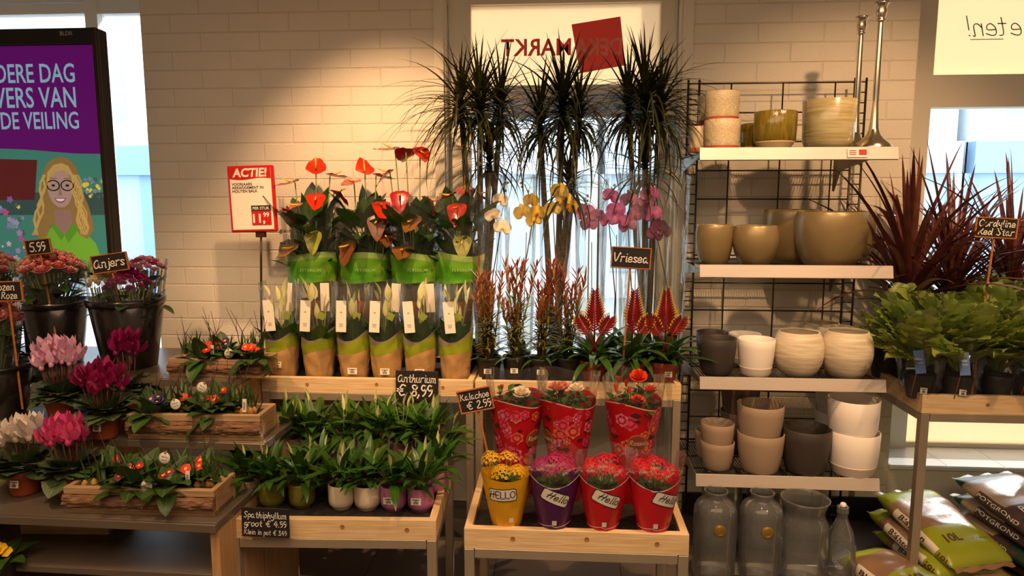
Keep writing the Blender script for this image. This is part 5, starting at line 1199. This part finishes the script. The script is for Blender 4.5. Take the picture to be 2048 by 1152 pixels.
cyclamen(52,985,.62,'white','cyclamen with a few white flowers at the front left of the stand',8,.255,4,True,w_=.9)
cyclamen(150,992,.62,'pink','cyclamen with bright pink flowers behind the front planter',20,.265,5,w_=.85,dx=-.025)
# planters
m_bark=mat('bark','#6a4a34',.95,col2='#8f6a4c',scale=18,stretch=(1,3,6),bump=1.0,bscale=30); m_raw=woodmat('raw_pine','#b59570','#9a7a54',0); m_rawy=woodmat('raw_pine_y','#ab8a64','#93724c',1)
L_pr=leafset('leaf',lm_prim,4,.12,.070,(.5,1.5),.2,7,'strap',0,.2,.03); L_sh=leafset('leaf',lm_grass,3,.10,.010,(0,.4),.4,5,'strap',0,.2)
def prim_flower(m,mc):
    b=MB()
    for k in range(5): b.blade(.017,.019,.15,.05,4,'round',0,RZ(k*2*pi/5))
    b.mi=1
    for k in range(5): b.blade(.0055,.0055,.05,.05,3,'round',0,T(0,0,.0012)@RZ(k*2*pi/5))
    return b.build('primrose_flower',[m,mc])
m_py=mat('primrose_yellow','#e8b020',.5); PF={'red':prim_flower(mat('primrose_red','#c01818',.5,rnd=.1),m_py),'blue':prim_flower(mat('primrose_blue','#2a2060',.5,rnd=.1),m_py),'wine':prim_flower(mat('primrose_wine','#6a1020',.5,rnd=.1),m_py),'yellow':prim_flower(mat('primrose_gold','#e8b81a',.5),m_py)}
m_bulb=mat('bulb_skin','#b07a40',.6,var=.25,scale=20); b=MB(); b.lathe([(0,0),(.010,.004),(.014,.014),(.010,.026),(.004,.034),(0,.036)],12); me_bulb=b.build('bulb',m_bulb)
m_twig=mat('twig','#3a2a1e',.8)
def planter(label,a,b_,z,hgt,dep,flw,seed,cards=True,names=('red','wine','red')):
    a=onz(*a,z); e=onz(*b_,z); d=e-a; L=d.length; t=thing('wooden_planter',label,'planter',((a+e)/2).to_3d(),atan2(d.y,d.x),'bark-faced wooden planters'); random.seed(seed)
    obj('base_board',_box(L,dep,.018,m_raw),t,T(0,dep/2,.009)); h1=hgt*.24
    obj('lower_strip',_box(L,.02,h1,m_raw),t,T(0,.010,.018*0+h1/2+.0)); obj('upper_strip',_box(L,.022,hgt*.26,m_raw),t,T(0,.011,hgt-hgt*.13)); obj('back_board',_box(L,.02,hgt,m_raw),t,T(0,dep-.01,hgt/2))
    for s in(-1,1): obj('side_board',_box(.02,dep-.042,hgt,m_rawy),t,T(s*(L/2-.01),dep/2,hgt/2))
    bk=MB(); n,mz=40,6; rows=[]
    for i in range(mz+1):
        zz=h1*.95+(hgt*.52)*i/mz; row=[]
        for j in range(n+1):
            x=-L/2+L*j/n; y=-.004-.012*sin(pi*i/mz)+.008*noise.noise(Vector((x*28+seed,zz*90,seed))); row.append((x,y,zz))
        rows.append(bk.pts(row))
    for i in range(mz):
        for j in range(n): bk.face((rows[i]+j,rows[i]+j+1,rows[i+1]+j+1,rows[i+1]+j))
    for j0 in(0,n): 
        q=[rows[i]+j0 for i in range(mz+1)]; i0=bk.pts([(bk.v[rows[mz]+j0][0],.012,bk.v[rows[mz]+j0][2]),(bk.v[rows[0]+j0][0],.012,bk.v[rows[0]+j0][2])]); bk.face(q+[i0,i0+1])
    obj('bark_strip',bk.build('bark_strip',m_bark,False),t)
    obj('soil',_box(L-.04,dep-.042,.01,m_soil2),t,T(0,dep/2,hgt-.022))
    zs=hgt-.018
    for k,(u,v,c,nf) in enumerate(flw):
        pr=obj('primrose',None,t,T(u*L,v*dep,zs)); rosette(pr,L_pr,18,0,.014,(0,78),(.8,1.2))
        for j in range(nf):
            az=R_(0,6.28); rr=R_(.008,.04); obj('primrose_flower',PF[c],pr,T(rr*cos(az),rr*sin(az)-.015,R_(.05,.085))@RX(R_(.2,1.0))@RZ(R_(0,6))@SC(R_(.9,1.25)))
    for g in range(5):
        u=(-.38,.05,.40,-.2,.22)[g]+R_(-.03,.03); cl=obj('bulb_cluster',None,t,T(u*L,dep*(.45,.4,.6,.65,.7)[g],zs))
        for j in range(14):
            x,y=R_(-.035,.035),R_(-.03,.03)
            if j<6: obj('bulb',me_bulb,cl,T(x,y-.01,-.006)@RX(R_(-.3,.3)))
            obj('shoot',random.choice(L_sh),cl,T(x,y,.012)@RZ(R_(0,6))@RX(rad(R_(70,90)))@SC(R_(.7,1.35)))
    for j in range(13):
        u=R_(-.4,.45); b=MB(); x=u*L; dx,dy=R_(-.07,.07),R_(-.03,.05); hh=R_(.10,.24); b.tube([(x,dep*.5,zs),(x+dx*.5+R_(-.01,.01),dep*.5+dy*.5,zs+hh*.55),(x+dx*1.3,dep*.5+dy,zs+hh)],[.0026,.0018,.0008],5); b.tube([(x+dx*.5,dep*.5+dy*.5,zs+hh*.55),(x+dx*.2+R_(-.04,.04),dep*.5+dy,zs+hh*.85)],[.0015,.0007],4); obj('twig',b.build('twig',m_twig),t)
    if cards:
        for (u,v,zc,r_) in cards:
            b=MB(); b.lathe([(0,-.0008),(.021,-.0008),(.0215,0),(.021,.0008),(0,.0008)],24); tg=obj('round_tag',b.build('round_tag',m_tagw),t,T(u*L,v*dep,hgt+zc)@RX(pi/2-.15)@RZ(r_))
            b=MB(); b.lathe([(.0175,.001),(.018,.0012),(.0185,.001)],24); obj('tag_ring',b.build('tag_ring',m_print),tg)
            obj('tag_lettering',strokes('easy',.006,m_print,wd=.14),tg,T(0,.001,.0012)@SC(1.6)); obj('tag_lettering',strokes('care',.006,m_print,wd=.14),tg,T(0,-.010,.0012)@SC(1.2))
            obj('tag_peg',_box(.005,.008,.016,m_raw,.0005),tg,T(0,.021,0))
    u=(.30,.36,-.06)[seed%3]; tg=obj('barcode_card',_box(.016,.0015,.055,m_tagw,.0003),t,T(u*L,.035,hgt+.03)@RY(.06)); b=MB()
    for k in range(10): b.box((0,-.001,-.016+k*.0032),(.009,.0005,.0012 if k%3 else .002))
    obj('barcode_print',b.build('barcode_print',m_print,False),tg)
planter('bark-faced planter with red primroses and round tags on the front step',(130,1026),(430,1034),.62,.098,.17,((-.08,.25,'wine',3),(.17,.2,'wine',3),(-.1,.7,'red',4),(.28,.7,'red',5),(-.28,.75,'red',1)),3,((.06,.0,.012,.1),(.10,.5,.085,-.2)))
planter('bark-faced planter with blue primrose on the middle step',(256,878),(522,882),.79,.105,.17,((-.33,.2,'blue',6),(.10,.3,'wine',0),(.12,.7,'red',3),(-.15,.7,'red',2)),4,((-.15,.15,.035,.3),(.0,.5,.09,-.6)))
planter('bark-faced planter with red-and-yellow primroses on the top step',(338,752),(524,757),.95,.082,.17,((-.16,.2,'red',3),(.38,.2,'red',4),(.05,.6,'blue',3),(-.05,.7,'red',2)),5,((.16,.0,.03,.1),))
# buckets and bouquets
m_buck=mat('bucket_black','#1a1616',.22,coat=.3); film_b=film('bouquet_film',op=.03,refl=.7,rough=.08,bump=.7,bs=20)
def bucket(px,py,z,wpx,hpx,label,Y=None):
    p=onz(px,py,z) if Y is None else xz(px,Y,z); s=mpp(p); r=wpx*s/2; h=hpx*s; t=thing('flower_bucket',label,'bucket',p,0,'black flower buckets')
    b=MB(); b.lathe(shell([(r*.68,0),(r*.70,.006),(r*.95,h*.90)],.003)[:-1]+[(0,.01)],40); obj('bucket_body',b.build('bucket_body',m_buck),t)
    b=MB(); b.lathe([(r*.95,h*.89),(r*1.0,h*.90),(r*1.02,h*.96),(r*1.01,h),(r*.95,h),(r*.94,h*.9)],40); obj('rim',b.build('rim',m_buck),t)
    return p,r,h
L_rl=leafset('leaf',lm_dark,4,.085,.05,(.2,.9),.2,6,'lance',.12,.3)
def bouquet(p,z0,h,r,label,blooms,n,seed,name='rose_bouquet',grp=None,leaves=16,dome=.04,bs=1.0,lean=(0,0),film_=True):
    t=thing(name,label,'bouquet',(p[0],p[1],z0),0,grp,RX(lean[0])@RY(lean[1])); random.seed(seed)
    b=MB()
    for k in range(n):
        a=k*2.39996; rr=.03*sqrt(k/n); b.tube([(rr*cos(a)*.6,rr*sin(a)*.6,0),(rr*cos(a),rr*sin(a),h*.5),(r*.9*sqrt((k+.3)/n)*cos(a),r*.9*sqrt((k+.3)/n)*sin(a),h)],.0028,5)
    obj('stems',b.build('stems',m_stem),t)['kind']='stuff'
    for k in range(n):
        u=sqrt((k+.3)/n); a=k*2.39996; x,y=r*.92*u*cos(a),r*.92*u*sin(a)
        obj('bloom',random.choice(blooms),t,T(x,y,h+dome*(1-u*u)+R_(-.006,.006))@RX(-y*3.0)@RY(x*3.0)@RZ(R_(0,6))@SC(R_(.9,1.1)*bs))
    for k in range(leaves):
        a=R_(0,6.28); rr=r*R_(.45,.8); obj('leaf',random.choice(L_rl),t,T(rr*.7*cos(a),rr*.7*sin(a),h*R_(.60,.93))@RZ(a-pi/2)@RX(rad(R_(0,60)))@SC(R_(.8,1.35)*min(1,r/.09)))
    rf=sleeve_r(.04,r*1.22,h+.06,.9,seed,.035)
    if film_: band(t,'film_sleeve',rf,lambda a:.10,lambda a:h+.055+.012*sin(3*a+seed)+.008*sin(7*a),film_b,n=48,crumple=.006,seed=seed)
    return t
m_ra=mat('rose_coral','#ec5a78',.5,trl=.15,rnd=.08); m_rb=mat('rose_blush','#f2b4a6',.5,trl=.15); m_rc=mat('rose_hot','#e22a5c',.5,trl=.15)
B_two=[petal_bloom(m_rc,m_rb,.026,seed=k+10,hgt=.9) for k in(0,1)]+[petal_bloom(m_ra,m_rb,.026,seed=14,hgt=.9)]
m_rp=mat('rose_pale','#e0a08c',.5,trl=.2,rnd=.08); m_rp2=mat('rose_pink_edge','#d98a88',.5,trl=.2); B_pale=[petal_bloom(m_rp,m_rp2,.030,seed=20+k,hgt=1.0) for k in(0,1)]
def carnation(m,seed):
    random.seed(seed); b=MB()
    for k in range(46):
        az=k*2.4; u=sqrt((k+.5)/46); b.blade(.020,.016,R_(-.6,.5),.1,3,'round',0,T(0,0,0)@RZ(az)@RX(rad(88-70*u+R_(-10,10))),twist=R_(-.8,.8),wave=.12,ph=k)
    return b.build('bloom',m)
m_cmag=mat('carnation_magenta','#a81272',.5,trl=.15,rnd=.12); m_cpk=mat('carnation_pink','#dfa0b8',.5,trl=.2,rnd=.1); m_cred=mat('carnation_red','#b82048',.5,trl=.2,rnd=.1); m_wro=mat('bud_cream','#e0cfa0',.5,trl=.2,rnd=.1)
B_mag=[carnation(m_cmag,k) for k in(1,2)]; B_cpk=[carnation(m_cpk,3),carnation(m_cpk,4),carnation(m_cred,5)]; B_wht=[petal_bloom(m_wro,r=.016,rings=((3,.4,1.1),(5,.75,.9)),seed=30,hgt=1.2)]
p,r,h=bucket(262,750,.95,140,138,'black bucket of carnations beside the brick wall',Y=3.15)
z0=.965
bouquet((p.x-.075,p.y-.035),z0,.375,.065,'bouquet of small cream buds in the carnation bucket',B_wht,26,31,'bud_bouquet','bouquets in the carnation bucket',24,.06,bs=1.1,lean=(0,-.02))
bouquet((p.x+.045,p.y-.055),z0,.375,.10,'bouquet of magenta carnations in the carnation bucket',B_mag,34,32,'carnation_bouquet','bouquets in the carnation bucket',24,.07,1.15,lean=(0,.03))
bouquet((p.x+.05,p.y+.07),z0,.445,.085,'bouquet of pale pink and red carnations at the back of its bucket',B_cpk,30,33,'carnation_bouquet','bouquets in the carnation bucket',20,.05,1.1,lean=(0,.02))
p,r,h=bucket(118,768,.95,122,128,'black bucket of two-tone roses in front of the screen',Y=3.17)
bouquet((p.x-.0,p.y-.0),z0,.44,.14,'bouquet of hot pink and cream two-tone roses in the middle bucket',B_two,52,34,'rose_bouquet','two-tone rose bouquets',95,.085,bs=1.05)
p2,r,h=bucket(-12,775,.95,122,128,'black bucket mostly cut off by the picture edge',Y=3.17)
bouquet((p2.x,p2.y),z0,.44,.14,'bouquet of two-tone roses at the picture edge under the 5.99 sign',B_two,52,35,'rose_bouquet','two-tone rose bouquets',95,.085,bs=1.05)
p3,r,h=bucket(2,0,.79,130,112,'low black bucket of pale pink roses on the middle step',Y=2.80)
bouquet((p3.x,p3.y),.80,.42,.10,'bouquet of pale pink roses below the Rozen Roze sign',B_pale,24,36,'rose_bouquet',None,50,.06,bs=1.2)
# ---- bits under the stand and small things
q=onz(10,1150,.37); t=thing('primrose_pot','yellow primrose in a pot on the low shelf at the bottom left','potted plant',(q.x,q.y,.3535)); random.seed(77); 
b=MB(); b.lathe(shell([(.04,0),(.043,.01),(.052,.07),(.056,.073),(.056,.085)],.003),24); obj('pot',b.build('pot',m_bpot),t); rosette(t,L_pr,14,.075,.015,(0,55),(.7,1.0))
for j in range(7): az=R_(0,6.28); rr=R_(.005,.03); obj('primrose_flower',PF['yellow'],t,T(rr*cos(az),rr*sin(az)-.01,R_(.11,.14))@RX(R_(.1,.8))@SC(1.2))

cq=onz(95,1120,.3535); t=thing('wooden_crate','plain wooden crate on the low shelf at the bottom left','crate',(cq.x,cq.y+.20,.3535),rad(3))
for yy in(-.10,.10):
    for k in range(3): obj('slat',_box(.36,.012,.042,m_raw),t,T(0,yy,.024+k*.05))
for sx in(-1,1):
    for k in range(3): obj('slat',_box(.012,.186,.042,m_rawy),t,T(sx*.174,0,.024+k*.05))
    for yy in(-.085,.085): obj('corner_post',_box(.016,.016,.15,m_raw),t,T(sx*.158,yy,.075))
obj('crate_bottom',_box(.33,.18,.010,m_raw),t,T(0,0,.006))
